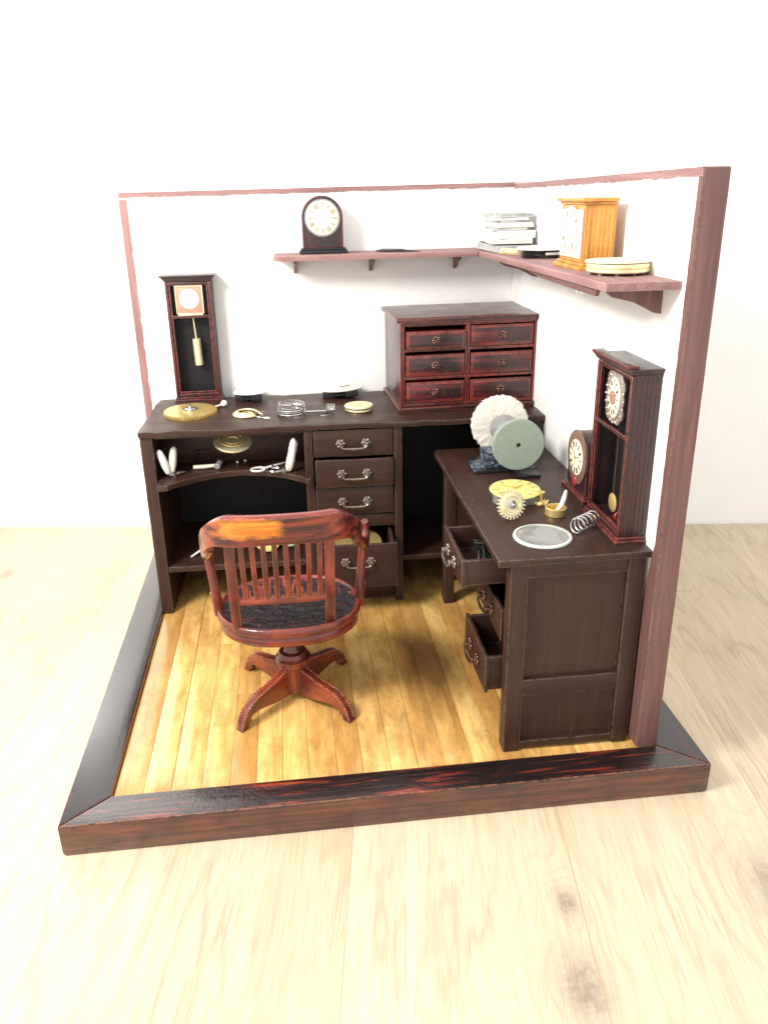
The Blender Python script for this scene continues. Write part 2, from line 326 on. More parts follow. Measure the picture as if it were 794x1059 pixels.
# ------------------------------------------------------------------ mesh builder
class MB:
    def __init__(s): s.bm = bmesh.new(); s.M = Matrix.Identity(4)
    def _fin(s, vs):
        for v in vs: v.co = s.M @ v.co
    def box(s, x0, x1, y0, y1, z0, z1, bev=.004, jit=0., seg=.08, T=None):
        n0 = len(s.bm.verts)
        t = bmesh.new(); r = bmesh.ops.create_cube(t, size=1)
        for v in t.verts: v.co = Vector(((x0+x1)/2+v.co.x*(x1-x0), (y0+y1)/2+v.co.y*(y1-y0), (z0+z1)/2+v.co.z*(z1-z0)))
        bev = min(bev, .3*min(x1-x0, y1-y0, z1-z0))
        if bev > 0: bmesh.ops.bevel(t, geom=t.edges[:], offset=bev, segments=2, affect='EDGES', profile=.6)
        if jit:
            for ax, (a, b) in enumerate(((x0, x1), (y0, y1), (z0, z1))):
                k = min(40, int((b-a)/seg))
                for i in range(1, k):
                    co = Vector((0, 0, 0)); co[ax] = a+(b-a)*i/k; no = Vector((0, 0, 0)); no[ax] = 1
                    bmesh.ops.bisect_plane(t, geom=t.verts[:]+t.edges[:]+t.faces[:], plane_co=co, plane_no=no)
            off = Vector((random.random()*50, random.random()*50, 0))
            for v in t.verts:
                p = v.co*9+off
                v.co += Vector((noise.noise(p), noise.noise(p+Vector((9, 0, 3))), noise.noise(p+Vector((0, 7, 5)))))*jit
        s._merge(t, T)
    def _merge(s, t, T=None):
        if T is not None: t.transform(T)
        t.transform(s.M)
        me = bpy.data.meshes.new('tmp'); t.to_mesh(me); t.free(); s.bm.from_mesh(me); bpy.data.meshes.remove(me)
    def prism(s, pts, axis, a0, a1, bev=0., jit=0.):
        t = bmesh.new()
        def mk(p, a):
            if axis == 'z': return (p[0], p[1], a)
            if axis == 'y': return (p[0], a, p[1])
            return (a, p[0], p[1])
        lo = [t.verts.new(mk(p, a0)) for p in pts]; hi = [t.verts.new(mk(p, a1)) for p in pts]
        n = len(pts)
        t.faces.new(lo[::-1]); t.faces.new(hi)
        for i in range(n): t.faces.new((lo[i], lo[(i+1) % n], hi[(i+1) % n], hi[i]))
        bmesh.ops.recalc_face_normals(t, faces=t.faces[:])
        if bev:
            es = [e for e in t.edges if len(e.link_faces) == 2 and e.calc_face_angle(0) > .5]
            bmesh.ops.bevel(t, geom=es, offset=bev, segments=2, affect='EDGES', profile=.6)
        if jit:
            off = Vector((random.random()*50, 0, 0))
            for v in t.verts:
                p = v.co*14+off; v.co += Vector((noise.noise(p), noise.noise(p+Vector((9, 0, 3))), noise.noise(p+Vector((0, 7, 5)))))*jit
        s._merge(t)
    def lathe(s, prof, c=(0, 0, 0), d=(0, 0, 1), n=32):
        t = bmesh.new(); rings = []
        q = Vector((0, 0, 1)).rotation_difference(Vector(d)).to_matrix()
        for (r, z) in prof:
            if r < 1e-6: rings.append([t.verts.new(q @ Vector((0, 0, z))+Vector(c))])
            else: rings.append([t.verts.new(q @ Vector((r*math.cos(2*PI*i/n), r*math.sin(2*PI*i/n), z))+Vector(c)) for i in range(n)])
        for A, B_ in zip(rings, rings[1:]):
            for i in range(n):
                j = (i+1) % n
                if len(A) == 1 and len(B_) == 1: continue
                if len(A) == 1: t.faces.new((A[0], B_[j], B_[i]))
                elif len(B_) == 1: t.faces.new((A[i], A[j], B_[0]))
                else: t.faces.new((A[i], A[j], B_[j], B_[i]))
        bmesh.ops.recalc_face_normals(t, faces=t.faces[:]); s._merge(t)
    def cyl(s, p0, p1, r0, r1=None, n=24, bev=0.):
        p0 = Vector(p0); p1 = Vector(p1); r1 = r0 if r1 is None else r1; L = (p1-p0).length
        b = min(bev, L*.3)
        pr = [(0, 0), (r0-b, 0), (r0, b), (r1, L-b), (r1-b, L), (0, L)] if b else [(0, 0), (r0, 0), (r1, L), (0, L)]
        s.lathe(pr, p0, (p1-p0).normalized(), n)
    def ball(s, c, r, n=14, sq=(1, 1, 1)):
        t = bmesh.new(); bmesh.ops.create_uvsphere(t, u_segments=n, v_segments=max(6, n//2+1), radius=r)
        t.transform(Matrix.Translation(c) @ Matrix.Diagonal((*sq, 1))); s._merge(t)
    def tube(s, pts, r, n=8, closed=False, flat=None):
        pts = [Vector(p) for p in pts]; N = len(pts); t = bmesh.new(); rings = []
        rs = r if isinstance(r, (list, tuple)) else [r]*N
        prev = None
        for i, p in enumerate(pts):
            a = pts[(i-1) % N] if (closed or i > 0) else p; b = pts[(i+1) % N] if (closed or i < N-1) else p
            d = (b-a).normalized()
            if prev is None:
                up = Vector((0, 0, 1)) if abs(d.z) < .9 else Vector((1, 0, 0))
                x = d.cross(up).normalized()
            else: x = (prev-d*prev.dot(d)).normalized()
            prev = x; y = d.cross(x)
            fx, fy = flat if flat else (1, 1)
            rings.append([t.verts.new(p+(x*math.cos(2*PI*k/n)*fx+y*math.sin(2*PI*k/n)*fy)*rs[i]) for k in range(n)])
        for i in range(N if closed else N-1):
            A, B_ = rings[i], rings[(i+1) % N]
            for k in range(n): t.faces.new((A[k], A[(k+1) % n], B_[(k+1) % n], B_[k]))
        if not closed: t.faces.new(rings[0][::-1]); t.faces.new(rings[-1])
        bmesh.ops.recalc_face_normals(t, faces=t.faces[:]); s._merge(t)
    def gear(s, c, d, r, th, nt_, depth, hole):
        t = bmesh.new(); q = Vector((0, 0, 1)).rotation_difference(Vector(d)).to_matrix().to_4x4()
        out = []
        for i in range(nt_):
            a = 2*PI*i/nt_; w_ = 2*PI/nt_
            for k, rad in ((0, r-depth), (.18, r), (.5, r), (.68, r-depth)): out.append((rad*math.cos(a+k*w_), rad*math.sin(a+k*w_)))
        n = len(out)
        inn = [(hole*math.cos(math.atan2(y, x)), hole*math.sin(math.atan2(y, x))) for x, y in out]
        V = [[t.verts.new((x, y, z)) for x, y in L] for L in (out, inn) for z in (0, th)]
        o0, o1, i0, i1 = V
        for i in range(n):
            j = (i+1) % n
            t.faces.new((o0[i], o0[j], o1[j], o1[i])); t.faces.new((i0[j], i0[i], i1[i], i1[j]))
            t.faces.new((o1[i], o1[j], i1[j], i1[i])); t.faces.new((o0[j], o0[i], i0[i], i0[j]))
        bmesh.ops.recalc_face_normals(t, faces=t.faces[:])
        t.transform(Matrix.Translation(c) @ q); s._merge(t)
    def build(s, name, mat, parent=None, loc=(0, 0, 0), rot=(0, 0, 0), ang=35):
        me = bpy.data.meshes.new(name); s.bm.to_mesh(me); s.bm.free()
        me.materials.append(mat)
        me.polygons.foreach_set('use_smooth', [True]*len(me.polygons)); me.set_sharp_from_angle(angle=R(ang))
        o = bpy.data.objects.new(name, me); COL.objects.link(o)
        o.location = loc; o.rotation_euler = rot
        if parent: o.parent = parent
        return o
def tag(o, label=None, cat=None, group=None, kind=None):
    if label: o['label'] = label
    if cat: o['category'] = cat
    if group: o['group'] = group
    if kind: o['kind'] = kind
    return o
def thing(name, label, cat, loc, rz=0., group=None, rot=None):
    o = bpy.data.objects.new(name, None); COL.objects.link(o); o.location = loc
    o.rotation_euler = rot if rot else (0, 0, rz); o.empty_display_size = .05
    return tag(o, label, cat, group)
def copy_tree(o, parent=None):
    c = o.copy(); COL.objects.link(c); c.parent = parent
    for ch in [x for x in bpy.data.objects if x.parent == o]: copy_tree(ch, c)
    return c
def coil(c, axis, r, length, turns, seg=20, rvar=None):
    c = Vector(c); d = Vector(axis).normalized(); up = Vector((0, 0, 1)) if abs(d.z) < .9 else Vector((1, 0, 0))
    x = d.cross(up).normalized(); y = d.cross(x); P = []
    N = int(turns*seg)
    for i in range(N+1):
        a = 2*PI*i/seg; rr_ = r if rvar is None else r+(rvar-r)*i/N
        P.append(c+d*(length*i/N)+x*rr_*math.cos(a)+y*rr_*math.sin(a))
    return P

FZ, B1, B2, SH = .138, 1.396, 1.195, 2.353
# ------------------------------------------------------------------ setting
b = MB()
b.M = Matrix.Translation((1.8, 3.50, 0)) @ Matrix.Rotation(-.1478, 4, 'Z')
b.box(-9, 9, -7.5, -.012, -.12, 0, .003)
tag(b.build('table_top', M['table']), kind='structure')
b = MB()
b.M = Matrix.Translation((1.8, 3.50, 0)) @ Matrix.Rotation(-.1478, 4, 'Z')
b.box(-9, 9, 0, .1, -1.5, 7, 0)
tag(b.build('backdrop_wall', M['backdrop']), 'plain white wall behind the wooden table', kind='structure')

# ------------------------------------------------------------------ display base
W, D, RW, RF, RT = 3.0, 2.98, .20, .17, .166
base = thing('display_base', 'square wooden display base with black and red lacquered rails and yellow floorboards', 'base', (0, 0, 0))
def rail(pts, mat):
    b = MB(); b.prism(pts, 'z', 0, RT, .012, .0015); return b.build('rail', mat, base)
g = .0015
rail([(0, 0), (W, 0), (W-RW-g, RF-g), (RW+g, RF-g)], M['lacquer'])
rail([(0, g*2), (RW-g, RF), (RW-g, D-RW), (0, D)], M['lacquer_side'])
rail([(W, g*2), (W, D), (W-RW+g, D-RW), (W-RW+g, RF)], M['lacquer_side'])
rail([(g, D), (RW, D-RW+g), (W-RW, D-RW+g), (W-g, D)], M['lacquer'])
b = MB()
x = RW; i = 0
while x < W-RW-.03:
    wd = random.uniform(.122, .142); x1 = min(x+wd, W-RW)
    y = RF; cut = random.choice([None, None, random.uniform(.6, 2.2)])
    for (ya, yb_) in ([(RF, D-RW)] if cut is None else [(RF, cut), (cut+.002, D-RW)]):
        dz = random.uniform(-.003, .002)
        sl = random.uniform(-.0025, .0025)
        b.box(x+.0006, x1-.0006, ya, yb_, .06, FZ+dz, .0022, .0009, .2)
    x = x1; i += 1
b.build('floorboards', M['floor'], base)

# ------------------------------------------------------------------ walls
bw = thing('back_wall', 'white back wall of the miniature room with a thin pale red edge along its top', 'wall', (.1, 2.73, RT))
b = MB(); b.prism([(0, 0), (2.70, 0), (2.70, 2.595), (0, 2.577)], 'y', 0, .1, .003); b.build('panel', M['wall'], bw)
def jag(L, hgt, amp, n, up=True):
    pts = [(0, hgt), (0, 0)]; 
    for i in range(1, n): pts.append((L*i/n, amp*(noise.noise(Vector((i*.9, 3.3, L)))) + amp*.1*random.uniform(-1, 1)))
    pts += [(L, 0), (L, hgt)]; return pts
b = MB()  # top strip
P = [(x_, (z_ if z_ > .03 else z_+.008)+2.577-.034+x_/2.6*.018) for x_, z_ in jag(2.595, .036, .006, 90)]
b.prism(P, 'y', -.006, -.0005)
b.prism([(0, 2.579), (2.70, 2.597), (2.70, 2.601), (0, 2.583)], 'y', -.006, .1)
b.build('top_edge', M['trim_x'], bw)
b = MB()
P = [(-.004, 0), (-.004, 2.54)]+[(.046+.009*noise.noise(Vector((k*.8, 8, 1))), 2.54-2.54*k/60) for k in range(61)]
b.prism(P, 'y', -.005, -.0005); b.prism([(-.005, 0), (-.001, 0), (-.001, 2.577), (-.005, 2.577)], 'y', -.004, .1)
b.build('side_edge', M['trim_z'], bw)

sw = thing('side_wall', 'white right-hand wall of the miniature room ending in a brown-red front post face', 'wall', (2.70, RF, RT))
b = MB(); b.prism([(.002, 0), (2.557, 0), (2.557, 2.583), (.002, 2.618)], 'x', 0, .1, .002); b.build('panel', M['wall'], sw)
b = MB(); b.box(0, .101, -.006, .001, .002, 2.622, .002, .001, .1)
b.prism([(-.004, .002), (.195, .002)]+[(.045+.15*max(0, 1-k/24.)**.8-.015*k/60+.005*noise.noise(Vector((k*.8, 2, 6))), .04+2.575*k/60) for k in range(61)]+[(-.004, 2.618)], 'x', -.005, -.0005)
b.build('front_face', M['pink_z'], sw)
b = MB()
L = 2.55
P = [(L-y_, 2.584+.034*(y_)/L-.034+(z_ if z_ > .03 else z_+.008)) for y_, z_ in jag(L, .036, .006, 90)]
b.prism(P, 'x', -.006, -.0006)
b.prism([(.004, 2.621), (2.55, 2.586), (2.55, 2.590), (.004, 2.625)], 'x', -.006, .1)
b.build('top_edge', M['trim_y'], sw)

# ------------------------------------------------------------------ hardware helpers
def pull(parent, c, axis='x', L=.16, out=-1, mat='pewter', name='handle'):
    """bail pull: two rosettes and a turned bar, projecting along `out` on the other horizontal axis"""
    b = MB(); cx, cy, cz = c
    def P(a, o, z): return (cx+a, cy+o*out, cz+z) if axis == 'x' else (cx+o*out, cy+a, cz+z)
    d = (0, out, 0) if axis == 'x' else (out, 0, 0)
    for s in (-1, 1):
        b.lathe([(0, 0), (.026, 0), (.028, .004), (.02, .009), (.012, .010), (.010, .022), (.015, .028), (.013, .036), (0, .040)], P(s*L/2, 0, 0), d, 12)
        for k in range(6):
            a = k*PI/3; b.ball(P(s*L/2+.023*math.cos(a), .004, .023*math.sin(a)), .009, 6)
    b.tube([P(-L/2, .028, 0), P(-L/2+.004, .034, -.018), P(-L/2+.02, .036, -.026), P(0, .038, -.028), P(L/2-.02, .036, -.026), P(L/2-.004, .034, -.018), P(L/2, .028, 0)],
           [.006, .007, .006, .008, .006, .007, .006], 8)
    return b.build(name, M[mat], parent)

# ------------------------------------------------------------------ workbench (local: x right, y back, z up)
wb = thing('workbench', 'long dark brown workbench along the back wall with a drawer stack and scalloped pull-out tray', 'workbench', (.19, 1.905, FZ), R(-1.4))
H = B1-FZ
b = MB(); b.box(-.004, 2.505, -.025, .80, H-.036, H, .007, .008, .035); b.build('worktop', M['dark_x'], wb)
for x0, x1 in ((.0, .075), (.995, 1.045), (1.555, 1.605), (2.43, 2.495)):
    b = MB(); b.box(x0, x1, 0, .79, 0, H-.036, .005, .003, .1); b.build('side_panel', M['dark_z'], wb)
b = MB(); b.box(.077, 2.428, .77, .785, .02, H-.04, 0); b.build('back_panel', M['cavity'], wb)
b = MB(); b.box(.077, .993, .005, .765, .30, .338, .005, .004, .06); b.build('shelf', M['dark_x'], wb)
b = MB(); b.box(1.607, 2.428, .08, .765, .262, .295, .005, .003, .1); b.build('shelf', M['dark_x'], wb)
b = MB(); b.box(.077, .993, .34, .355, .925, H-.036, .002, .002)
b.box(.077, .993, .02, .34, H-.06, H-.037, .003); b.build('tray_housing', M['dark_x'], wb)
# scalloped tray
b = MB()
pts = [(.045, .42), (.045, -.09), (.115, -.095)]
for k in range(0, 25):
    t = k/24; xx = .12+t*(.885-.0); pts.append((xx, -.09+.225*math.sin(PI*t)**.75))
pts += [(1.03, -.09), (1.03, .42)]
pts = [(px*.955+.042, py) for px, py in pts]
b.prism(pts[::-1], 'z', .898, .934, .004, .003)
tray = b.build('tray', M['dark_x'], wb)
# drawers
def drawer(parent, x0, x1, z0, z1, yf, depth, mat='dark_x', yback=None, pullL=.16, hz=None, keyhole=False, pm='pewter'):
    b = MB(); t = .018
    b.box(x0, x1, yf, yf+t, z0, z1, .005, .003, .05)
    e = .012
    b.box(x0+e, x0+e+t, yf+t, yf+depth, z0+e, z1-e*.6, .002, .001); b.box(x1-e-t, x1-e, yf+t, yf+depth, z0+e, z1-e*.6, .002, .001)
    b.box(x0+e+t, x1-e-t, yf+depth-t, yf+depth, z0+e, z1-e*.6, .002); b.box(x0+e+t, x1-e-t, yf+t, yf+depth-t, z0+e, z0+e+.012, 0)
    d = b.build('drawer', M[mat], parent)
    pull(d, ((x0+x1)/2, yf-.001, (z0+z1)/2 if hz is None else hz), 'x', pullL, -1, pm)
    if keyhole:
        b = MB(); b.lathe([(0, 0), (.02, 0), (.022, .004), (.008, .006), (0, .002)], ((x0+x1)/2+.02, yf-.001, z0+.085), (0, -1, 0), 16)
        b.box((x0+x1)/2-.03, (x0+x1)/2+.07, yf-.004, yf-.001, z0+.077, z0+.092, .001)
        b.build('keyhole', M['black'], d)
    return d
X0, X1 = 1.052, 1.548
d1 = drawer(wb, X0, X1, 1.040, 1.212, -.004, .6)
d2 = drawer(wb, X0+.004, X1-.004, .845, 1.028, -.032, .6)
d3 = drawer(wb, X0, X1, .648, .832, -.006, .6)
d4 = drawer(wb, X0, X1-.004, .225, .525, -.215, .6, hz=.41, keyhole=True)
b = MB(); b.box(X0, X1, .02, .04, .55, .632, .003, .002); b.build('rail', M['dark_x'], wb)
b = MB(); b.box(X0, X1, .03, .05, .02, .2, .003); b.build('rail', M['dark_x'], wb)

# ------------------------------------------------------------------ side desk
sd = thing('side_desk', 'dark brown pedestal desk against the right wall with three drawers pulled open to the left', 'desk', (0, 0, 0))
b = MB()
x0, x1, y0, y1 = 1.99, 2.695, .222, 1.86
b.prism([(x0, y0), (x1, y0), (x1, y1), (x0+.05, y1), (x0+.015, y1-.012), (x0, y1-.05)], 'z', B2-.034, B2, .006, .002)
b.build('worktop', M['dark_y'], sd)
for (xa, xb, ya, yb_) in ((2.052, 2.137, .245, .33), (2.60, 2.685, .245, .33), (2.052, 2.125, 1.77, 1.845), (2.61, 2.685, 1.77, 1.845)):
    b = MB(); b.box(xa, xb, ya, yb_, FZ+.001, B2-.036, .011, .0015, .12); b.build('leg', M['dark_z'], sd)
for nm, mt, bx in (('panel', 'dark_z', (2.139, 2.598, .272, .285, .16, 1.13, 0)), ('panel', 'dark_z', (2.12, 2.598, 1.79, 1.80, .3, 1.13, 0)), ('panel', 'dark_z', (2.66, 2.672, .33, 1.77, .25, 1.13, 0)),
                   ('rail', 'dark_x', (2.138, 2.599, .25, .275, .455, .545, .004, .003, .06)), ('rail', 'dark_x', (2.138, 2.599, .252, .275, 1.085, 1.158, .003, .002, .08)),
                   ('rail', 'dark_x', (2.138, 2.599, .252, .275, .150, .19, .003, .002)), ('rail', 'dark_x', (2.07, 2.09, .33, 1.77, 1.125, 1.159, .003, .002))):
    b = MB(); b.box(*bx); b.build(nm, M[mt], sd)
YA, YB = .365, .86
b = MB(); b.box(2.10, 2.655, YB+.01, YB+.045, .30, 1.155, .003, .001); b.build('partition', M['dark_z'], sd)
def sdrawer(xf, z0, z1, depth, ya=YA, yb_=YB, hz=None, pm='bronze'):
    b = MB(); t = .018; e = .01
    b.box(xf, xf+t, ya, yb_, z0, z1, .005, .002, .06)
    b.box(xf+t, xf+depth, ya+e, ya+e+t, z0+e, z1-e*.5, .002, .001); b.box(xf+t, xf+depth, yb_-e-t, yb_-e, z0+e, z1-e*.5, .002, .001)
    b.box(xf+depth-t, xf+depth, ya+e+t, yb_-e-t, z0+e, z1-e*.5, .002); b.box(xf+t, xf+depth-t, ya+e+t, yb_-e-t, z0+e, z0+e+.01, 0)
    d = b.build('drawer', M['dark_x'], sd)
    pull(d, (xf-.001, (ya+yb_)/2, (z0+z1)/2 if hz is None else hz), 'y', .15, -1, pm)
    return d
sdrawer(1.872, .955, 1.100, .55, .44, .88, pm='pewter')
sdrawer(2.050, .700, .865, .5)
sdrawer(1.985, .40, .60, .5, .38, .83)

# ------------------------------------------------------------------ shelves
s1 = thing('wall_shelf', 'pale red shelf along the back wall carrying the arched black clock', 'shelf', (1.06, 2.73, SH))
b = MB(); b.prism([(0, -.27), (0.01, -.001), (1.64, -.001), (1.325, -.31), (.04, -.31)], 'z', -.034, 0, .004, .002); b.build('board', M['trim_x'], s1)
for xx in (.13, .64, 1.22):
    b = MB(); b.prism([(-.001, -.036), (-.001, -.135), (-.03, -.125), (-.09, -.085), (-.17, -.06), (-.19, -.036)], 'x', xx, xx+.022, .002); b.build('bracket', M['pink_z'], s1)
s2 = thing('wall_shelf', 'pale red shelf along the right wall carrying papers and the amber clock', 'shelf', (2.70, .24, SH+.018), rot=(-.0083, 0, 0))
b = MB(); b.prism([(-.001, 0), (-.001, 2.488), (-.315, 2.178), (-.315, .008)], 'z', -.034, 0, .004, .002); b.build('board', M['trim_y'], s2)
for yy in (.16, 1.15, 1.9):
    b = MB(); b.prism([(-.001, -.036), (-.001, -.15), (-.03, -.145), (-.12, -.10), (-.22, -.075), (-.27, -.036)], 'y', yy, yy+.022, .002); b.build('bracket', M['pink_z'], s2)
b = MB(); b.prism([(.16, -.036), (.18, -.07), (.9, -.062), (1.3, -.036)], 'x', -.29, -.272, .002); b.build('batten', M['pink_y'], s2)

# ------------------------------------------------------------------ chest of small drawers
cw, cd, ch = .912, .60, .592
cb = thing('drawer_cabinet', 'small red and black cabinet with six drawers standing on the workbench', 'cabinet', (1.815, 2.068, B1), R(2.0))
b = MB(); b.box(-.02, cw+.012, -.03, cd, 0, .028, .006, .001); b.build('plinth', M['red_x'], cb)
b = MB(); b.box(-.025, cw+.015, -.035, cd+.0, ch-.026, ch, .006, .002); b.box(.0, cw-.01, -.018, cd-.01, ch-.04, ch-.027, .003); b.build('top', M['red_x'], cb)
b = MB(); b.box(0, .03, 0, cd-.01, .029, ch-.041, .002, 0); b.box(cw-.04, cw-.01, 0, cd-.01, .029, ch-.041, .002)
b.box(.03, cw-.04, cd-.03, cd-.01, .029, ch-.041, 0); b.box(.424, .450, .004, .5, .03, ch-.042, .002)
b.build('case', M['red_z'], cb)
b = MB()
for zz in (.03, .203, .380, .539):
    b.box(.031, .4235, .006, .4, zz, zz+.016, .002); b.box(.4505, cw-.041, .006, .4, zz, zz+.016, .002)
b.build('divider', M['red_x'], cb)
for r_, z0 in enumerate((.050, .223, .400)):
    for c_, (xa, xb) in enumerate(((.038, .417), (.457, cw-.047))):
        zt = z0+.136
        yf = -.016 if (r_ == 2 and c_ == 0) else -.001
        if r_ == 2: zt = .532
        if r_ == 2 and c_ == 0: z0_, zt = z0-.006, zt-.022
        else: z0_ = z0
        b = MB(); b.box(xa, xb, yf, yf+.3, z0_, zt, .006, .001)
        b.box(xa+.014, xb-.014, yf-.003, yf+.002, z0_+.014, zt-.014, .003)
        dd = b.build('drawer', M['red_x'], cb)
        b = MB(); c0 = ((xa+xb)/2, yf-.003, (z0_+zt)/2)
        b.lathe([(0, 0), (.010, 0), (.009, .012), (.018, .018), (.016, .026), (0, .029)], c0, (0, -1, 0), 12)
        for k in range(8):
            a = k*PI/4; b.ball((c0[0]+.020*math.cos(a), c0[1]-.004, c0[2]+.020*math.sin(a)), .0075, 6)
        b.build('knob', M['bronze'], dd)

# ------------------------------------------------------------------ clocks
def dial_numerals(b, c, d, r0_, r1_, w_, up=(0, 0, 1), n=12, th=.002):
    d = Vector(d).normalized(); up = Vector(up); x = up.cross(d).normalized(); u = d.cross(x).normalized()
    Mx = Matrix((x, u, d)).transposed().to_4x4(); Mx.translation = Vector(c)
    for k in range(n):
        a = 2*PI*k/n
        nb = (1, 2, 1)[k % 3]
        for q in range(nb):
            off = (q-(nb-1)/2)*w_*1.3
            b.box(off-w_/2, off+w_/2, r0_, r1_, 0, th, 0, T=Mx @ Matrix.Rotation(a, 4, 'Z'))
def hands(b, c, d, L1, L2, a1, a2, up=(0, 0, 1), w_=.004):
    d = Vector(d).normalized(); up = Vector(up); x = up.cross(d).normalized(); u = d.cross(x).normalized()
    Mx = Matrix((x, u, d)).transposed().to_4x4(); Mx.translation = Vector(c)
    for L_, a in ((L1, a1), (L2, a2)): b.box(-w_/2, w_/2, -.01, L_, .0025, .0045, 0, T=Mx @ Matrix.Rotation(R(a), 4, 'Z'))
    b.box(-w_, w_, -w_, w_, .002, .007, 0, T=Mx)

def tall_case(name, label, loc, rz, Wd, Dp, Ht, dialw, ornate, cap):
    """local: front faces -y, x across, origin at centre of the back bottom edge"""
    t = thing(name, label, 'clock', loc, rz)
    h = Wd/2
    b = MB(); b.box(-h-.014, h+.014, -Dp-.016, 0, 0, .018, .004, .001); b.box(-h-.006, h+.006, -Dp-.007, 0, .019, .034, .004); b.build('plinth', M['clock_x'], t)
    b = MB()
    b.box(-h, -h+.018, -Dp+.02, 0, .035, Ht-.032, .003); b.box(h-.018, h, -Dp+.02, 0, .035, Ht-.032, .003)
    b.box(-h+.018, h-.018, -.014, 0, .035, Ht-.032, 0); b.box(-h+.018, h-.018, -Dp+.02, -.014, .035, .045, 0); b.box(-h+.018, h-.018, -Dp+.02, -.014, Ht-.045, Ht-.032, 0)
    # fluted sides
    for k in range(1, 6):
        yy = -Dp+.02+(Dp-.02)*k/6
        for s in (-1, 1): b.box(s*h-.0025, s*h+.0025, yy-.004, yy+.004, .04, Ht-.036, .001)
    b.build('case', M['case_z'], t)
    b = MB()
    for k in range(3):
        e = .004+.006*k
        b.box(-h-e, h+e, -Dp-.002-e, 0, Ht-.030+k*.009, Ht-.022+k*.009, .002)
    if cap:
        b.box(-h-.03, h+.03, -Dp-.026, 0, Ht-.003, Ht+.008, .003, .001)
    b.build('cornice', M['case_x'], t)
    # door: outer and inner frame with crossbar
    zt, zb = Ht-.036, .038; zc = Ht-.036-dialw*1.12-.03
    fr = .020
    b = MB()
    b.box(-h+.001, -h+fr, -Dp, -Dp+.019, zb, zt, .004); b.box(h-fr, h-.001, -Dp, -Dp+.019, zb, zt, .004)
    b.box(-h+fr, h-fr, -Dp, -Dp+.019, zb, zb+fr, .004); b.box(-h+fr, h-fr, -Dp, -Dp+.019, zt-fr, zt, .004); b.box(-h+fr, h-fr, -Dp, -Dp+.019, zc-.012, zc+.006, .004)
    i2 = fr+.004; j = .010
    b.box(-h+i2, -h+i2+j, -Dp+.006, -Dp+.022, zb+fr+.004, zt-fr-.004, .003); b.box(h-i2-j, h-i2, -Dp+.006, -Dp+.022, zb+fr+.004, zt-fr-.004, .003)
    b.box(-h+i2+j, h-i2-j, -Dp+.006, -Dp+.022, zb+fr+.004, zb+fr+.014, .003)
    b.build('door', M['clock_z'], t)
    b = MB(); b.box(-h+.03, h-.03, -.024, -.016, zb+fr, zc, 0); b.build('back_panel', M['cavity'], t)
    return t, zc, zt, fr
# left regulator
t, zc, zt, fr = tall_case('pendulum_clock', 'slim red pendulum clock with blank round white dial at the left end of the workbench', (.492, 2.72, B1), 0, .300, .125, .835, .17, False, True)
zd = (zc+zt)/2; dw = .082
b = MB(); b.box(-dw-.008, dw+.008, -.112, -.104, zd-dw-.012, zd+dw+.006, .002, .001); pl_ = b.build('dial_plate', plain('rose_gold_plate', (.66, .36, .26), .35, .35, .15, 14, .1), t)
b = MB()
for (xa, xb, za, zb_) in ((-dw-.008, -dw, zd-dw-.012, zd+dw+.006), (dw, dw+.008, zd-dw-.012, zd+dw+.006), (-dw, dw, zd+dw-.004, zd+dw+.006), (-dw, dw, zd-dw-.030, zd-dw-.010)): b.box(xa, xb, -.117, -.110, za, zb_, .002, .0015)
b.build('bezel', M['brass_pale'], pl_)
b = MB(); b.lathe([(0, 0), (.062, 0), (.064, .003), (.060, .006), (0, .007)], (0, -.112, zd), (0, -1, 0), 40); b.build('dial', M['white'], t)
b = MB(); b.cyl((.008, -.075, zc-.01), (.016, -.075, zc-.16), .0055, n=8); rod_ = b.build('pendulum', M['brass_pale'], t)
b = MB(); b.cyl((.020, -.075, zc-.335), (.016, -.075, zc-.155), .028, n=20, bev=.003); b.build('weight', M['brass_pale'], rod_)
# right regulator on desk, faces -x
t, zc, zt, fr = tall_case('pendulum_clock', 'dark tall case clock with oval cream dial and round brass pendulum on the side desk', (2.698, .512, B2), R(-90), .395, .135, .815, .22, True, False)
b = MB(); b.box(-.205, .205, -.165, -.11, .812, .826, .004, .002); b.build('cornice', M['clock_x'], t)
zd = (zc+zt)/2
b = MB()
out = []
for k in range(40):
    a = 2*PI*k/40; rx, rz_ = .105, .125
    out.append((rx*math.cos(a)*(1+.10*math.cos(4*a+PI)*1)+.006*math.cos(12*a), zd+rz_*math.sin(a)*(1-.08*math.cos(4*a))+.006*math.sin(12*a)))
b.prism(out, 'y', -.122, -.114, .002, .001)
for k in range(20):
    a = 2*PI*k/20; b.ball((.098*math.cos(a), -.121, zd+.116*math.sin(a)), .007, 8)
pl_ = b.build('dial_plate', plain('silvered_plate', (.62, .54, .48), .3, .7, .25, 60, .5), t)
b = MB(); b.M = Matrix.Translation((0, 0, zd)) @ Matrix.Diagonal((.8, 1, 1.12, 1))
b.lathe([(0, 0), (.082, 0), (.084, .004), (.078, .007), (0, .008)], (0, -.122, 0), (0, -1, 0), 40); dl = b.build('dial', M['cream'], t)
b = MB(); b.M = Matrix.Translation((0, 0, zd)) @ Matrix.Diagonal((.8, 1, 1.12, 1)); dial_numerals(b, (0, -.1305, 0), (0, -1, 0), .052, .072, .004); b.build('numerals', M['ink'], dl)
b = MB(); b.lathe([(0, 0), (.03, 0), (.032, .003), (0, .005)], (0, -.1305, zd), (0, -1, 0), 20); hands(b, (0, -.131, zd), (0, -1, 0), .03, .045, 50, -60); b.build('centre', plain('rose_centre', (.5, .28, .22), .4, .3), dl)
b = MB(); b.cyl((0, -.085, zc-.01), (0, -.085, zc-.36), .003, n=8); pe = b.build('pendulum', M['bronze'], t)
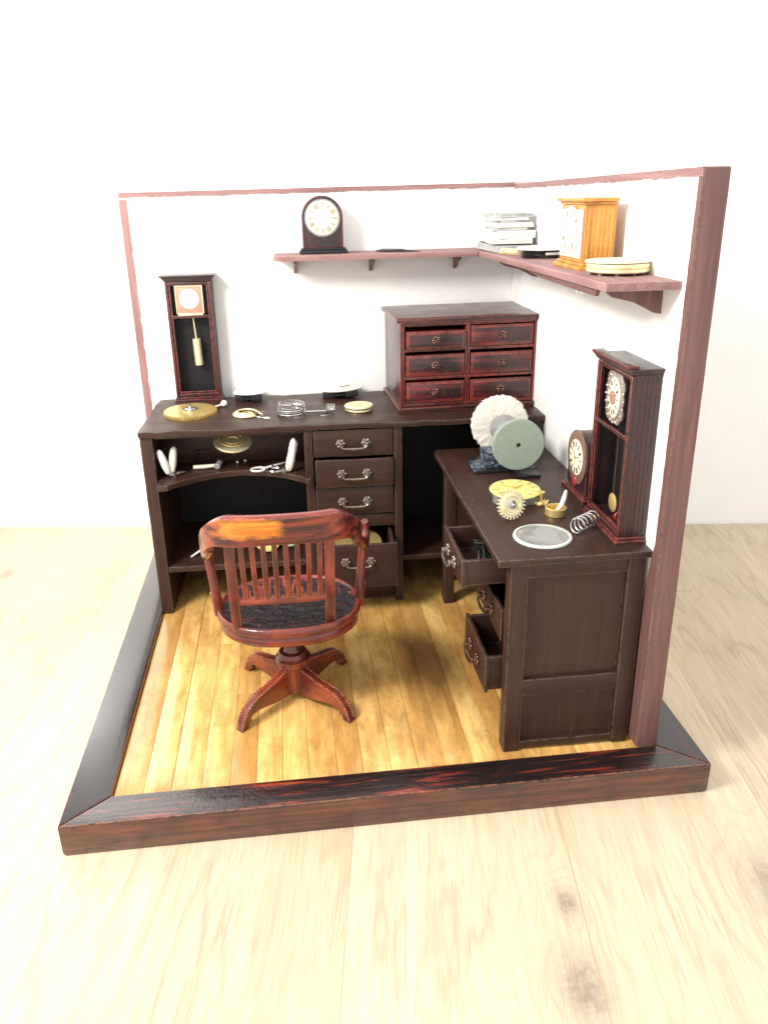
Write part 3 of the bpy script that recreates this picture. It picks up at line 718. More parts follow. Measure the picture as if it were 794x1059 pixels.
b = MB(); b.lathe([(0, -.008), (.03, -.008), (.046, -.002), (.046, .002), (.03, .009), (0, .010)], (0, -.085, zc-.375), (0, -1, 0), 28); b.build('bob', M['brass'], pe)
# small red scroll foot inside case
b = MB(); b.tube(coil((.03, -.07, .075), (1, 0, 0), .018, .03, 1.5), .006, 6); b.build('gong', plain('red_gong', (.35, .03, .02), .3, 0), t)

def mantel(label, loc, rz, Wd, Ht, Dp, casemat, dialmat, inkmat, basemat, rdial, metal, fancy=False):
    t = thing('mantel_clock', label, 'clock', loc, rz)
    h = Wd/2
    b = MB(); b.box(-h-.025, h+.025, -Dp-.02, .0, 0, .022, .004, .001); b.box(-h-.014, h+.014, -Dp-.012, 0, .023, .036, .004); b.build('plinth', basemat, t)
    b = MB()
    P = [(-h, .037), (h, .037)]+[(h*math.cos(PI*k/24), Ht-h+h*math.sin(PI*k/24)) for k in range(25)]
    b.prism(P, 'y', -Dp, 0, .004); b.build('case', casemat, t)
    b = MB(); zc_ = Ht-h-.004
    P = []
    for k in range(96):
        a = 2*PI*k/96; rr_ = rdial*(1.10+.008*math.cos(24*a)); P.append((rr_*math.cos(a), zc_+rr_*math.sin(a)*(1.08 if fancy else 1)))
    b.prism(P, 'y', -Dp-.007, -Dp-.001, .001, .0015)
    bz = b.build('bezel', metal, t)
    b = MB(); k_ = .78 if fancy else 1.0
    b.lathe([(0, 0), (rdial*k_, 0), (rdial*k_, .003), (rdial*k_*.94, .005), (0, .006)], (0, -Dp-.007, zc_), (0, -1, 0), 40); dl = b.build('dial', dialmat, t)
    b = MB(); dial_numerals(b, (0, -Dp-.0135, zc_), (0, -1, 0), rdial*k_*.60, rdial*k_*.90, .0105 if not fancy else .005); 
    b.build('numerals', inkmat, dl)
    b = MB(); hands(b, (0, -Dp-.0135, zc_), (0, -1, 0), rdial*.35, rdial*.5, 40, -75); b.build('hands', M['brass'] if fancy else M['cream'], dl)
    return t
mantel('arched black mantel clock with cream dial alone on the back wall shelf', (1.386, 2.645, SH), 0, .262, .355, .11,
       M['clock_z'], M['cream'], M['ink_pale'], M['black'], .104, M['greymetal'])
t = mantel('arched red mantel clock with speckled bronze bezel beside the tall case clock', (2.698, .965, B2), R(-90), .275, .350, .100,
       M['clock_z'], M['cream'], M['ink'], M['clock_x'], .122, plain('bronze_bezel', (.42, .26, .18), .4, .6, .25, 70, .5), True)
b = MB(); b.ball((0, -.108, .075), .024, 12, (1, .4, 1.3)); b.build('inset', plain('red_enamel', (.35, .03, .04), .2, 0), t)

# amber clock on shelf: dial faces left (-x)
t = thing('amber_clock', 'amber yellow wooden shelf clock with fluted side near the end of the right shelf', 'clock', (2.640, .975, SH+.013), R(-90+2))
h = .150; Dp = .150; Ht = .315
b = MB(); b.box(-h-.022, h+.022, -Dp-.022, .0, 0, .018, .004, .001); b.box(-h-.010, h+.010, -Dp-.010, 0, .019, .032, .004); b.build('plinth', M['amber'], t)
b = MB(); b.box(-h, h, -Dp, 0, .033, Ht-.03, .004, .001)
for k in range(1, 7):
    yy = -Dp+Dp*k/7
    for s in (-1, 1): b.box(s*h-.003, s*h+.003, yy-.006, yy+.006, .05, Ht-.05, .002)
b.build('case', M['amber'], t)
b = MB(); b.box(-h-.008, h+.008, -Dp-.008, 0, Ht-.029, Ht-.017, .004); b.box(-h-.024, h+.024, -Dp-.024, 0, Ht-.016, Ht, .006, .001); b.build('cornice', M['amber'], t)
b = MB(); b.box(-h+.02, h-.02, -Dp-.007, -Dp-.001, .05, Ht-.05, .003, .002); fp = b.build('face_plate', plain('gilt_white_face', (.78, .72, .62), .35, .1, .2, 60, .4), t)
b = MB(); b.lathe([(0, 0), (.105, 0), (.105, .004), (0, .007)], (0, -Dp-.007, .175), (0, -1, 0), 36); dl = b.build('dial', M['white'], fp)
b = MB(); dial_numerals(b, (0, -Dp-.0145, .175), (0, -1, 0), .07, .095, .006); b.build('numerals', M['ink_pale'], dl)

# ------------------------------------------------------------------ papers and parts on the right shelf
t = thing('paper_stack', 'stack of white and grey papers and booklets in the corner of the right shelf', 'papers', (2.545, 2.36, SH+.003))
z = .002
spec = [(.25, .42, .040, 'paper_grey', 4), (.23, .38, .006, 'black', 2), (.26, .42, .030, 'paper', -5), (.24, .40, .045, 'paper', 6), (.22, .36, .016, 'paper_grey', -8), (.23, .38, .028, 'paper', 3), (.2, .33, .010, 'paper_grey', 10), (.21, .35, .016, 'paper', -4), (.22, .36, .022, 'paper_grey', 7), (.2, .34, .018, 'paper', -3)]
for i, (a, c, hh, mt, rz) in enumerate(spec):
    b = MB(); n = max(1, int(hh/.006))
    for k in range(n):
        q = random.uniform(-.004, .004); b.box(-a/2+q, a/2+q, -c/2+q, c/2-q, z+hh*k/n+.0003, z+hh*(k+1)/n-.0006, .0008, .0006, .1)
    b.build('booklet', M[mt], t, rot=(0, 0, R(rz))); z += hh+.0015
b = MB(); b.tube(coil((2.425, 2.02, SH+.023), (.45, -1, 0), .016, .17, 9, 10), .005, 6)
tag(b.build('brass_spring', M['brass_pale']), 'short pale brass spring lying on the shelf in front of the papers', 'spring')

def movement(label, loc, r, hgt, dialmat, bodymat, tilt=(0, 0, 0), numer=True, feet=True, rim=None, name='clock_movement', oval=1., br=.67):
    t = thing(name, label, 'clock movement', loc, rot=tilt)
    b = MB(); b.M = Matrix.Diagonal((1, oval, 1, 1))
    b.lathe([(0, hgt-.010), (r, hgt-.010), (r*1.01, hgt-.006), (r*.97, hgt-.001), (r*.9, hgt), (0, hgt+.001)], n=48); dl = b.build('dial', dialmat, t)
    if numer:
        b = MB(); b.M = Matrix.Diagonal((1, oval, 1, 1)); dial_numerals(b, (0, 0, hgt+.0008), (0, 0, 1), r*.66, r*.88, r*.03, up=(0, 1, 0)); b.build('numerals', M['ink_pale'], dl)
        b = MB(); hands(b, (0, 0, hgt+.001), (0, 0, 1), r*.45, r*.65, -60, 55, up=(0, 1, 0), w_=r*.035); b.build('hands', M['brass'], dl)
    b = MB(); b.lathe([(0, .012), (r*br-.003, .012), (r*br, .016), (r*br, hgt*.45), (r*br*.96, hgt*.5), (r*br, hgt*.55), (r*br, hgt-.014), (0, hgt-.012)], n=36)
    if br < .8:
        b.box(-r*.9, -r*.3, -r*.5*oval, -r*.2*oval, .004, hgt-.013, .003); b.box(r*.1, r*.7, -r*.75*oval, -r*.35*oval, .004, hgt-.013, .003)
    b.build('body', bodymat, t)
    if feet:
        b = MB()
        for k in range(9):
            a = 2*PI*k/9+.2; rr_ = r*random.uniform(.6, .86)
            b = MB(); b.cyl((rr_*math.cos(a), rr_*math.sin(a)*oval, 0), (rr_*math.cos(a), rr_*math.sin(a)*oval, hgt-.012), random.uniform(.006, .011), n=10)
            b.build('pillar', rim or M['steel'], t)
    return t
t = movement('round white dial on a black movement on the right shelf between papers and amber clock', (2.585, 1.70, SH+.007), .150, .055, M['white'], M['black'], numer=False, feet=False)
b = MB(); b.cyl((-.02, -.125, .026), (.10, -.105, .026), .008, n=8); b.build('spindle', M['white'], t)
movement('oval cream dial over gilt movement at the open end of the right shelf', (2.575, .60, SH+.016), .145, .062, M['cream'], M['brass_pale'], numer=False, rim=M['greymetal'], oval=.8, br=.93)
b = MB(); b.M = Matrix.Translation((1.866, 2.50, SH)) @ Matrix.Rotation(R(-22), 4, 'Z')
b.tube([(-.15, 0, .008), (-.10, 0, .012), (.03, 0, .012), (.07, 0, .008), (.15, 0, .006)], [.004, .011, .010, .006, .003], 8)
tag(b.build('pen', M['black']), 'thin black pen lying on the back wall shelf', 'pen')
for yy in (.40, .46):
    b = MB(); b.ball((-.262, yy, -.075), .011, 8); b.build('screw', M['white'], s2)

# ------------------------------------------------------------------ things on the workbench
def gearwheel(label, loc, r, th, nteeth, rot, mat='brass', hub=True, spokes=0, name='brass_gear', depth=.012):
    t = thing(name, label, 'gear', loc, rot=rot)
    b = MB()
    if spokes:
        b.gear((0, 0, 0), (0, 0, 1), r, th, nteeth, depth, r*.66)
        for k in range(spokes): b.box(-r*.07, r*.07, r*.1, r*.7, th*.15, th*.85, .001, T=Matrix.Rotation(2*PI*k/spokes, 4, 'Z'))
        b.lathe([(0, 0), (r*.26, 0), (r*.26, th), (0, th)], n=24)
    else: b.gear((0, 0, 0), (0, 0, 1), r, th, nteeth, depth, r*.22)
    if nteeth < 30: b.lathe([(r*.5, th), (r*.56, th+.006), (r*.68, th+.006), (r*.72, th), (r*.5, th)], n=32)
    b.build('wheel', M[mat], t)
    if hub:
        b = MB(); b.lathe([(0, th*.2), (r*.3, th*.2), (r*.3, th+.008), (r*.2, th+.010), (r*.16, th+.018), (r*.07, th+.02), (r*.06, th+.035), (0, th+.036)], n=24); b.build('hub', M['steel' if not spokes else 'brass_pale'], t)
    return t
gearwheel('large flat brass gear with fine teeth left of centre on the workbench', (.466, 2.27, B1+.001), .170, .024, 64, (R(2), 0, 0), 'brass', depth=.011)
b = MB(); b.tube([(.60, 2.375, B1+.01), (.655, 2.41, B1+.016)], .006, 8); b.ball((.672, 2.42, B1+.022), .022, 12)
tag(b.build('knob', M['white']), 'small white ball-headed knob right behind the large brass gear', 'knob')
# ring with open ends
t = thing('mainspring', 'flat coiled brass mainspring between the large gear and the wire coil', 'spring', (.829, 2.18, B1))
b = MB()
for z_, r_ in ((.006, .082), (.014, .072), (.02, .06)): b.tube([(r_*math.cos(a*PI/16), r_*math.sin(a*PI/16), z_) for a in range(29)], .007, 8)
b.tube([(.082, 0, .006), (.10, -.02, .006), (.10, -.05, .006)], .005, 6)
b.build('coil', M['brass_pale'], t)
b = MB(); b.lathe([(.02, 0), (.04, 0), (.04, .012), (.02, .012), (.02, 0)], n=20); b.build('arbor', M['brass'], t)
movement('small white dial on a black movement beside the slim red clock', (.842, 2.575, B1), .115, .062, M['white'], M['black'], tilt=(R(-4), 0, 0), numer=False, feet=False)
t = movement('wide pale cream dial resting tilted on a dark movement left of the six-drawer cabinet', (1.475, 2.565, B1+.002), .150, .060, M['cream'], M['black'], tilt=(R(-5), R(-3), 0), numer=False, feet=False)
b = MB(); hands(b, (0, 0, .0615), (0, 0, 1), .06, .08, -80, -55, up=(0, 1, 0), w_=.006); b.build('hands', M['ink'], t)
# wire coil + tool
b = MB(); b.tube(coil((1.12, 2.145, B1+.006), (0, 0, 1), .090, .07, 5.5, 26, rvar=.080), .0042, 6)
b.tube([(1.03+.13*math.cos(a*PI/12)-.02, 2.145+.09*math.sin(a*PI/12), B1+.005) for a in range(8, 18)], .003, 6)
tag(b.build('wire_coil', M['steel']), 'shiny open coil of steel wire in the middle of the workbench', 'coil')
t = thing('torsion_spring', 'steel rod ending in a small coiled spring right of the wire coil', 'spring', (1.30, 2.12, B1))
b = MB(); b.cyl((-.10, .012, .014), (.045, -.002, .016), .009, n=10); b.build('rod', M['steel'], t)
b = MB(); b.tube(coil((.04, -.001, .031), (1, -.08, 0), .028, .055, 5, 16), .004, 6); b.tube([(.095, -.006, .003), (.05, -.06, .004), (.0, -.07, .004)], .004, 6); b.build('coil', M['steel'], t)
# barrel
t = thing('spring_barrel', 'round two-plate brass spring barrel left of the cabinet near the bench edge', 'clock part', (1.555, 2.165, B1))
b = MB(); b.lathe([(0, .004), (.088, .004), (.09, .008), (.088, .016), (0, .016)], n=40); b.lathe([(0, 0), (.05, 0), (.05, .004), (0, .004)], n=20)
b.build('lower_plate', M['brass_pale'], t)
b = MB(); b.lathe([(0, .024), (.092, .024), (.095, .030), (.09, .037), (0, .037)], n=40); b.cyl((0, 0, .016), (0, 0, .05), .014, n=12)
b.box(-.035, -.028, -.03, .045, .037, .041, .001); b.box(.02, .027, -.035, .04, .037, .041, .001); b.build('upper_plate', M['brass_pale'], t)

# ------------------------------------------------------------------ on the pull-out tray (top z = FZ+.934)
TZ = FZ+.9345
def plier(label, loc, rz, spread, lean, one=False):
    t = thing('pliers', label, 'pliers', loc, rz)
    b = MB(); b.tube([(.0, 0, .012), (.03, .01, .016), (.07, .03, .014), (.10, .045, .010)], [.010, .016, .012, .005], 8); b.cyl((.03, .01, 0), (.03, .01, .034), .016, n=14)
    b.tube([(0, 0, .012), (-.01, -.012, .03)], .008, 8)
    b.build('jaws', M['pewter'], t)
    for s, (ex, ey, ez), mt in spread:
        b = MB(); st = Vector(s); en = Vector((ex, ey, ez)); d = en-st
        b.tube([st, st+d*.12, st+d*.35, st+d*.7, st+d*.92, en], [.009, .019, .025, .024, .019, .008], 12); b.build('handle', M[mt], t)
    return t
plier('pliers with two upright white handles at the left of the pull-out tray', (.335, 1.965, TZ), R(10), [((0, 0, .015), (-.05, .0, .185), 'white'), ((.015, .01, .02), (.045, .04, .185), 'bone')], 0)
plier('pliers with ivory handles standing at the right end of the pull-out tray', (1.085, 1.93, TZ), R(160), [((0, 0, .015), (-.035, -.012, .225), 'white'), ((.012, .01, .02), (-.040, -.03, .205), 'bone')], 0)
t = thing('hammer', 'white-handled little hammer with grey head lying on the pull-out tray', 'hammer', (.615, 2.12, TZ), R(0))
b = MB(); b.tube([(-.145, -.03, .016), (-.08, -.028, .016), (0, -.02, .018)], [.013, .014, .011], 10); b.build('handle', M['bone'], t)
b = MB(); b.cyl((.008, -.06, .022), (.02, .035, .022), .020, n=14, bev=.003); b.cyl((0, -.018, .0), (.03, -.02, .044), .016, n=12); b.build('head', M['greymetal'], t)
t = thing('scissors', 'small pale steel scissors with two finger loops on the pull-out tray', 'scissors', (.98, 2.04, TZ), R(10))
for s in (-1, 1):
    b = MB()
    b.tube([(-.10*1+.045*math.cos(a)-.0 if s < 0 else .0+.042*math.cos(a), (-.02 if s < 0 else -.065)+.036*math.sin(a), .008) for a in [k*PI/9 for k in range(18)]], .007, 6, closed=True)
    if s < 0: b.tube([(-.07, -.015, .008), (0, .01, .010), (.07, .05, .008), (.10, .075, .006)], [.008, .009, .006, .002], 6)
    else: b.tube([(-.004, -.03, .010), (-.005, .015, .014), (.01, .06, .012), (.03, .10, .008)], [.008, .009, .006, .002], 6)
    b.build('blade', M['white'] if s < 0 else M['steel'], t)
t = thing('clock_plate', 'oval brass clock plate tilted up at the back of the pull-out tray', 'clock part', (.735, 2.06, FZ+1.115), rot=(R(24), R(4), 0))
b = MB(); b.M = Matrix.Diagonal((1, .9, 1, 1)); b.lathe([(0, 0), (.118, 0), (.122, .006), (.118, .014), (0, .014)], n=40); b.build('plate', M['brass_pale'], t)
b = MB()
for r_ in (.045, .075): b.tube([(r_*math.cos(a*PI/14), .75*r_*math.sin(a*PI/14), .016) for a in range(28)], .004, 6, closed=True)
b.build('engraving', M['brass'], t)
b = MB(); b.cyl((0, 0, -.002), (0, .05, -.150), .006, n=8); b.build('stand', M['brass'], t)
for dx, lb in ((0, 'upper steel needle leaning in the left of the tray'), (.02, 'lower steel needle leaning in the left of the tray')):
    b = MB(); b.cyl((.47+dx, 2.20, TZ+.09-dx), (.66+dx, 2.08, TZ+.15-dx*1.6), .003, n=6)
    b.cyl((.47+dx, 2.20, TZ+.09-dx), (.46+dx, 2.21, TZ+.001), .002, n=6)
    tag(b.build('needle', M['steel']), lb, 'needle')
b = MB(); b.ball((.745, 2.17, TZ+.009), .009, 8)
tag(b.build('bead', M['white']), 'left of two tiny white beads at the back of the tray', 'bead', 'tiny beads on the tray')
b = MB(); b.ball((.795, 2.19, TZ+.010), .010, 8)
tag(b.build('bead', M['white']), 'right of two tiny white beads at the back of the tray', 'bead', 'tiny beads on the tray')

# on the low shelf of the workbench
LZ = FZ+.339
for (x_, y_, r_, mt, rx, lb) in ((.905, 2.10, .080, 'yellow', -25, 'yellow green dial plate propped on the low shelf behind the chair'), (1.045, 2.14, .070, 'green', -22, 'pale green dial plate on the low shelf behind the chair, rightmost')):
    t = thing('dial_plate', lb, 'dial', (x_, y_, LZ+.045), rot=(R(25), R(8), 0))
    b = MB(); b.lathe([(0, 0), (r_, 0), (r_+.003, .004), (r_, .010), (0, .010)], n=32); b.build('plate', M[mt], t)
    b = MB(); b.box(-.01, .01, 0, r_*.6, -.06, -.001, .001, T=Matrix.Rotation(R(-25), 4, 'X')); b.build('stand', M['brass_pale'], t)
b = MB(); b.tube([(.40, 2.03, LZ+.008), (.475, 2.10, LZ+.03)], [.006, .009], 8)
tag(b.build('stick', M['white']), 'thin white stick on the low shelf left of the chair back', 'stick')
t = thing('brass_plate', 'round brass plate lying inside the open bottom drawer of the workbench', 'clock part', (1.50, 1.86, FZ+.44), R(0), rot=(R(14), 0, 0))
b = MB(); b.gear((0, 0, 0), (0, 0, 1), .155, .014, 60, .006, .03); b.build('wheel', M['brass'], t)
b = MB(); b.cyl((0, 0, -.17), (0, 0, .03), .02, n=12); b.build('arbor', M['brass_pale'], t)

# ------------------------------------------------------------------ on the side desk
t = thing('bench_grinder', 'miniature bench grinder with white polishing mop and green grinding wheel', 'grinder', (2.378, 1.53, B2))
b = MB(); b.box(-.215, .13, -.17, .10, 0, .022, .006, .002); b.box(-.02, .12, -.29, -.16, 0, .02, .006, .002); b.build('foot', M['black'], t)
b = MB(); b.box(-.175, -.06, -.145, -.03, .023, .125, .008, .003); b.box(-.235, -.16, -.16, .0, .003, .030, .006, .004); b.build('switch_box', M['scuffed'], t)
ax = Vector((-.02, -1, 0)).normalized()
A = Vector((0, .0, .186))
b = MB(); b.lathe([(0, -.13), (.07, -.13), (.085, -.11), (.085, .06), (.07, .085), (.03, .09), (.025, .21), (0, .21)], A, ax, 28)
b.box(-.07, .06, -.05, .07, .02, .14, .01); b.build('motor', M['greymetal'], t)
b = MB(); c0 = A-ax*.215
b.lathe([(.0, -.022), (.12, -.024), (.168, -.020), (.174, -.008), (.174, .010), (.168, .022), (.12, .026), (.0, .020)], c0, ax, 64)
bmv = b.bm
for v in bmv.verts:
    rv = (v.co-c0)-ax*((v.co-c0).dot(ax))
    if rv.length > .11: v.co += rv.normalized()*random.uniform(-.006, .008)+ax*random.uniform(-.004, .004)
q = Vector((0, 0, 1)).rotation_difference(ax).to_matrix()
for k in range(34):
    a = random.random()*2*PI; p = c0+q @ Vector((.172*math.cos(a), .172*math.sin(a), random.uniform(-.02, .022))); o_ = p+q @ Vector((math.cos(a+random.uniform(-.6, .6)), math.sin(a+random.uniform(-.6, .6)), random.uniform(-.4, .4)))*random.uniform(.004, .012)
    b.tube([p, (p+o_)/2, o_], [.0025, .002, .0008], 4)
b.build('polishing_mop', M['felt'], t)
b = MB(); c1 = A+ax*.225
b.lathe([(.013, -.016), (.144, -.016), (.148, -.012), (.148, .014), (.144, .018), (.013, .018), (.013, -.016)], c1, ax, 64); b.build('grinding_wheel', M['stone'], t)
b = MB(); b.cyl(c1-ax*.03, c1+ax*.010, .012, n=16); b.build('spindle', M['black'], t)

movement('yellow clock dial on silver pillars between the grinder and the upright brass gear', (2.262, .945, B2), .133, .062, M['yellow'], M['greymetal'], tilt=(R(2), 0, 0))
gearwheel('small toothed brass gear standing on edge below the yellow dial', (2.168, .70, B2+.073), .075, .018, 24, (R(75), 0, R(12)), 'brass_pale', depth=.015)
b = MB(); b.lathe([(0, 0), (.036, 0), (.038, .006), (.030, .012), (.028, .016), (.014, .022), (.013, .05), (.019, .052), (.019, .066), (0, .068)], (2.378, .86, B2), n=20)
for k in range(7): b.ball((2.378+.036*math.cos(k*.9), .86+.036*math.sin(k*.9), B2+.012), .008, 6)
tag(b.build('bushing', M['brass']), 'small stepped brass bushing behind the brass cup', 'clock part')
t = thing('brass_cup', 'open round brass cup holding a white stick on the side desk', 'cup', (2.405, .705, B2))
b = MB(); b.lathe([(0, .004), (.042, .004), (.042, .040), (.047, .044), (.054, .040), (.054, .004), (.050, 0), (0, 0)], n=36); b.build('cup', M['brass'], t)
b = MB(); b.tube([(.0, .005, .01), (.03, .012, .04), (.045, .015, .08), (.053, .018, .118), (.053, .018, .122)], [.008, .012, .013, .008, .003], 10); 
tag(b.build('stick', M['white'], t), 'white stick standing in it')
t = thing('watch_glass', 'flat round glass lens with pale rim near the front edge of the side desk', 'lens', (2.256, .447, B2))
b = MB(); b.lathe([(0, .002), (.122, .002), (.122, .008), (.08, .011), (0, .013)], n=48); b.build('lens', M['glass'], t)
b = MB(); b.lathe([(.123, 0), (.136, 0), (.138, .004), (.136, .010), (.123, .012), (.123, 0)], n=48); b.build('rim', M['glass_edge'], t)
b = MB(); b.tube(coil((2.415, .455, B2+.040), (.85, .62, 0), .034, .155, 5, 22), .0042, 6)
tag(b.build('steel_spring', M['steel']), 'steel helical spring lying at the foot of the tall case clock', 'spring')
# dark wire tangle in the open desk drawer
b = MB()
P = [Vector((random.uniform(2.00, 2.24), random.uniform(.50, .82), random.uniform(.985, 1.055))) for k in range(70)]
S = []
for i in range(len(P)-1):
    for k in range(4): S.append(P[i].lerp(P[i+1], k/4)+Vector((0, 0, .01*math.sin(k))))
b.tube(S, .006, 5)
tag(b.build('wire_tangle', M['black']), 'tangle of black wire in the open top drawer of the side desk', 'wire')

# ------------------------------------------------------------------ swivel chair (local origin at column foot on the floor, z up from the floor)
cx0, cy0 = 1.05, .885
chr_ = thing('swivel_chair', 'red-brown wooden swivel armchair with slatted back and four curved feet', 'chair', (cx0, cy0, FZ))
def leg(ang):
    prof = [(.045, .196), (.09, .188), (.14, .172), (.19, .158), (.24, .150), (.29, .140), (.335, .120), (.368, .090), (.390, .055), (.402, .020), (.414, .004),
            (.414, -.0), (.366, -.0), (.362, .012), (.355, .036), (.340, .056), (.312, .066), (.27, .064), (.22, .055), (.17, .044), (.12, .036), (.045, .034)]
    b = MB(); b.prism(prof, 'y', -.024, .024, .006)
    for k in range(26):   # carved notches along the top edge
        t_ = k/25; i_ = t_*9; j_ = int(min(i_, 8)); f_ = i_-j_
        p = (prof[j_][0]*(1-f_)+prof[j_+1][0]*f_, prof[j_][1]*(1-f_)+prof[j_+1][1]*f_)
        for s in (-1, 1): b.ball((p[0], s*.019, p[1]+.001), .0065, 6)
    if True:   # scroll under the toe
        b.tube(coil((.352, -.022, .040), (0, 1, 0), .001, .044, 1, 8), .014, 10)
    return b.build('foot', M['chair_x'], chr_, rot=(0, 0, ang))
for a in (math.atan2(-.28, -.285), math.atan2(-.28, .283), math.atan2(.26, -.235), math.atan2(.265, .27)): leg(a)
b = MB(); b.lathe([(0, .05), (.074, .055), (.078, .06), (.078, .196), (.070, .205), (0, .205)], n=8); b.build('hub', M['chair_z'], chr_)
b = MB(); b.lathe([(0, .205), (.074, .205), (.090, .214), (.096, .232), (.094, .246), (.080, .256), (.076, .262), (.080, .270), (.072, .282), (.050, .288), (.042, .30), (.040, .36), (.055, .40), (.10, .42), (.10, .47), (0, .47)], n=40); b.build('column', M['chair_z'], chr_)
# seat outline (local, centre ~ (0,.04))
def seat_out(k, grow=0.):
    a = 2*PI*k/72; c_, s_ = math.cos(a), math.sin(a)
    ex = .80
    x_ = (.372+grow)*math.copysign(abs(c_)**ex, c_)
    y_ = (.325+grow)*math.copysign(abs(s_)**ex, s_)
    if s_ < 0: y_ = (.29+grow)*math.copysign(abs(s_)**.95, s_)
    x_ *= (1-.06*(s_ if s_ > 0 else 0))
    return x_, y_+.025
ST = .560
b = MB(); t_ = bmesh.new(); prof = [(-.06, ST-.110), (-.02, ST-.108), (-.008, ST-.095), (-.010, ST-.060), (-.016, ST-.052), (.0, ST-.046), (.006, ST-.030), (.004, ST-.006), (-.006, ST+.002), (-.018, ST-.002), (-.022, ST-.012), (-.06, ST-.02)]
rings = [[t_.verts.new((*seat_out(k, g_), z_)) for k in range(72)] for g_, z_ in prof]
for A_, B_ in zip(rings, rings[1:]+rings[:1]):
    for k in range(72): t_.faces.new((A_[k], A_[(k+1) % 72], B_[(k+1) % 72], B_[k]))
bmesh.ops.recalc_face_normals(t_, faces=t_.faces[:]); b._merge(t_); b.build('seat_frame', M['chair_x'], chr_, ang=60)
b = MB(); t_ = bmesh.new(); NR = 16; rings = []
ctr = Vector((0, .03))
for j in range(NR+1):
    f = 1-j/(NR+1); ring = []
    for k in range(72):
        x_, y_ = seat_out(k, -.02); x_ = x_*f; y_ = ctr.y+(y_-ctr.y)*f
        z_ = ST-.010-.030*(1-f**2)+.012*math.exp(-(x_/.06)**2)*(1 if y_ > 0 else .2)*f+.006*noise.noise(Vector((x_*26, y_*26, 2)))
        ring.append(t_.verts.new((x_, y_, z_)))
    rings.append(ring)
for A_, B_ in zip(rings, rings[1:]):
    for k in range(72): t_.faces.new((A_[k], A_[(k+1) % 72], B_[(k+1) % 72], B_[k]))
t_.faces.new(rings[-1])
low = [t_.verts.new((v.co.x, v.co.y, ST-.09)) for v in rings[0]]
for k in range(72): t_.faces.new((rings[0][k], low[k], low[(k+1) % 72], rings[0][(k+1) % 72]))
t_.faces.new(low)
bmesh.ops.recalc_face_normals(t_, faces=t_.faces[:]); b._merge(t_); b.build('seat', M['seat'], chr_, ang=70)
# back: posts, lower rail, slats.  plane leans toward -y
def bk(x_, z_):   # point on back surface: curved in plan, leaning
    f = (z_-ST)/(1.22-ST)
    return Vector((x_, -.185-.165*f+.10*(x_/.33)**2*f, z_))
def strip(pts, wx, wy, b):
    b.tube(pts, 1.0, 4, flat=(wx, wy))
def bar(b, p0, p1, wx, wy, bev=.004):
    p0, p1 = Vector(p0), Vector(p1); d = p1-p0; L_ = d.length; q_ = Vector((0, 0, 1)).rotation_difference(d.normalized()).to_matrix().to_4x4()
    b.box(-wx/2, wx/2, -wy/2, wy/2, 0, L_, bev, T=Matrix.Translation(p0) @ q_)
for x_, xt in ((-.262, -.262), (.205, .215)):
    b = MB(); bar(b, bk(x_, ST-.02), bk(xt, 1.13), .050, .042, .007); b.build('back_post', M['chair_z'], chr_)
zr = .712
b = MB(); P = [bk(-.245+.45*k/10, zr) for k in range(11)]
for a_, c_ in zip(P, P[1:]): pass
b.tube(P, .019, 8, flat=(.9, 1.3)); 
for k in range(17):
    p = bk(-.235+.43*k/16, zr+.024); b.ball(p, .009, 6)
b.build('lower_rail', M['chair_x'], chr_)
for k in range(8):
    xb = -.205+.365*k/7; xt = -.208+.375*k/7
    b = MB(); bar(b, bk(xb, zr+.01), bk(xt, 1.11), .026, .022, .005); b.build('slat', M['chair_z'], chr_)
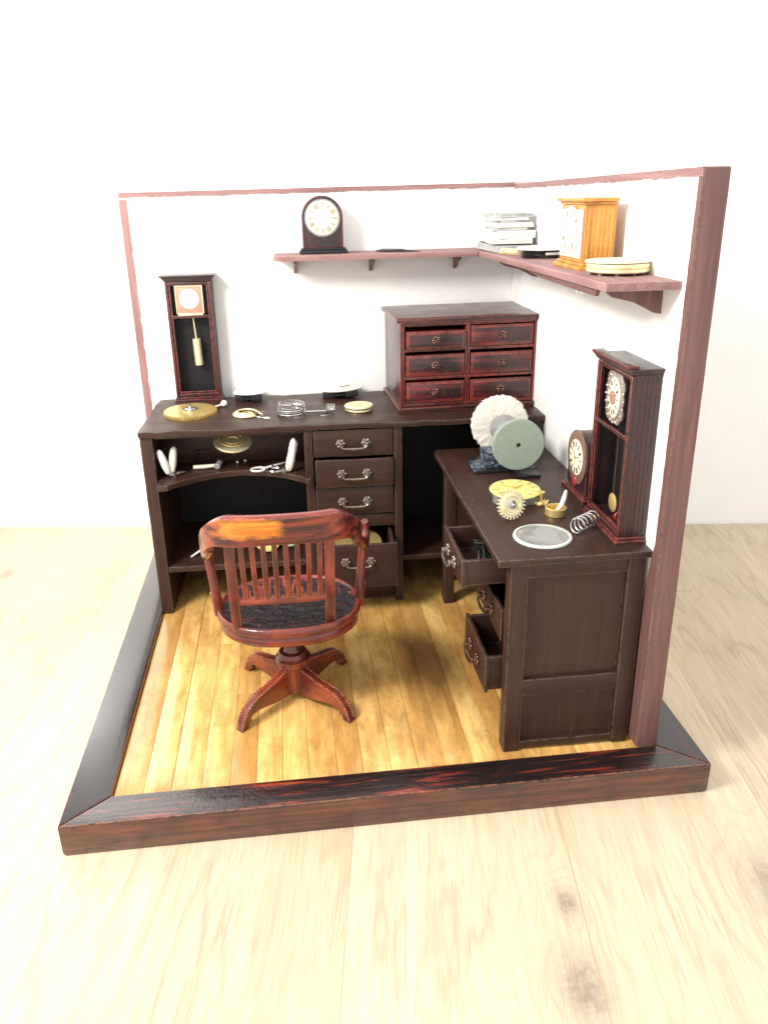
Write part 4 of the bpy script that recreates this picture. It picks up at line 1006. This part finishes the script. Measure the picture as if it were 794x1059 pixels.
# crest rail: swept board, wraps forward at both ends
b = MB(); t_ = bmesh.new(); N = 44; rings = []
for i in range(N+1):
    t = -1+2*i/N; at = abs(t)
    x_ = .370*math.sin(t*PI/2*.97)/math.sin(PI/2*.97)-.010
    fwd = .26*at**3.2
    yb0 = -.365+fwd
    top = 1.236-.20*max(0, (at-.45)/.55)**1.6
    hgt = top-(1.076-.03*at**2-.12*max(0, (at-.6)/.4)**1.5)
    bot = top-hgt
    # outward normal in plan
    sx = .370*math.cos(t*PI/2*.97); sy = .26*3.2*at**2.2*(1 if t > 0 else -1)*.64
    tv = Vector((sx, sy, 0)).normalized() if (sx or sy) else Vector((1, 0, 0)); nv = Vector((tv.y, -tv.x, 0))
    th = .020
    ring = []
    lean = -.035
    for (o_, f_) in ((.35, 0), (.9, .02), (1.25, .25), (1.15, .55), (1.45, .8), (1.35, .93), (.6, 1.0), (-.6, 1.0), (-1, .94), (-1, .5), (-1, .04), (-.6, 0)):
        z_ = bot+hgt*f_
        ring.append(t_.verts.new(Vector((x_, yb0, z_))+nv*th*o_+Vector((0, lean*f_*(1-at**2), 0))))
    rings.append(ring)
for A_, B_ in zip(rings, rings[1:]):
    n_ = len(A_)
    for k in range(n_): t_.faces.new((A_[k], A_[(k+1) % n_], B_[(k+1) % n_], B_[k]))
t_.faces.new(rings[0]); t_.faces.new(rings[-1][::-1])
bmesh.ops.recalc_face_normals(t_, faces=t_.faces[:]); b._merge(t_); b.build('crest_rail', M['crest'], chr_, ang=50)
# arms: curved boards running forward from the crest ends, ending in upturned scroll
for s in (-1, 1):
    b = MB()
    P = [(s*.362, -.16, .985), (s*.384, -.10, .935), (s*.402, -.03, .895), (s*.412, .03, .890), (s*.418, .075, .91), (s*.420, .09, .945), (s*.416, .085, .975)]
    b.tube(P, [.024, .028, .030, .030, .030, .029, .022], 12, flat=(.8, 1.1)); b.build('armrest', M['chair_y'], chr_)
    b = MB(); b.tube([(s*.405, .05, .89), (s*.397, .045, .81), (s*.382, .02, .70), (s*.374, .02, .60), (s*.370, .03, ST-.05)], [.024, .019, .020, .023, .020], 10, flat=(.8, 1.2))
    b.build('arm_support', M['chair_z'], chr_)
    b = MB(); b.lathe([(0, 0), (.014, 0), (.012, .008), (0, .010)], (s*.398, .03, .64), (s, 0, 0), 12); b.build('screw', M['pewter'], chr_)
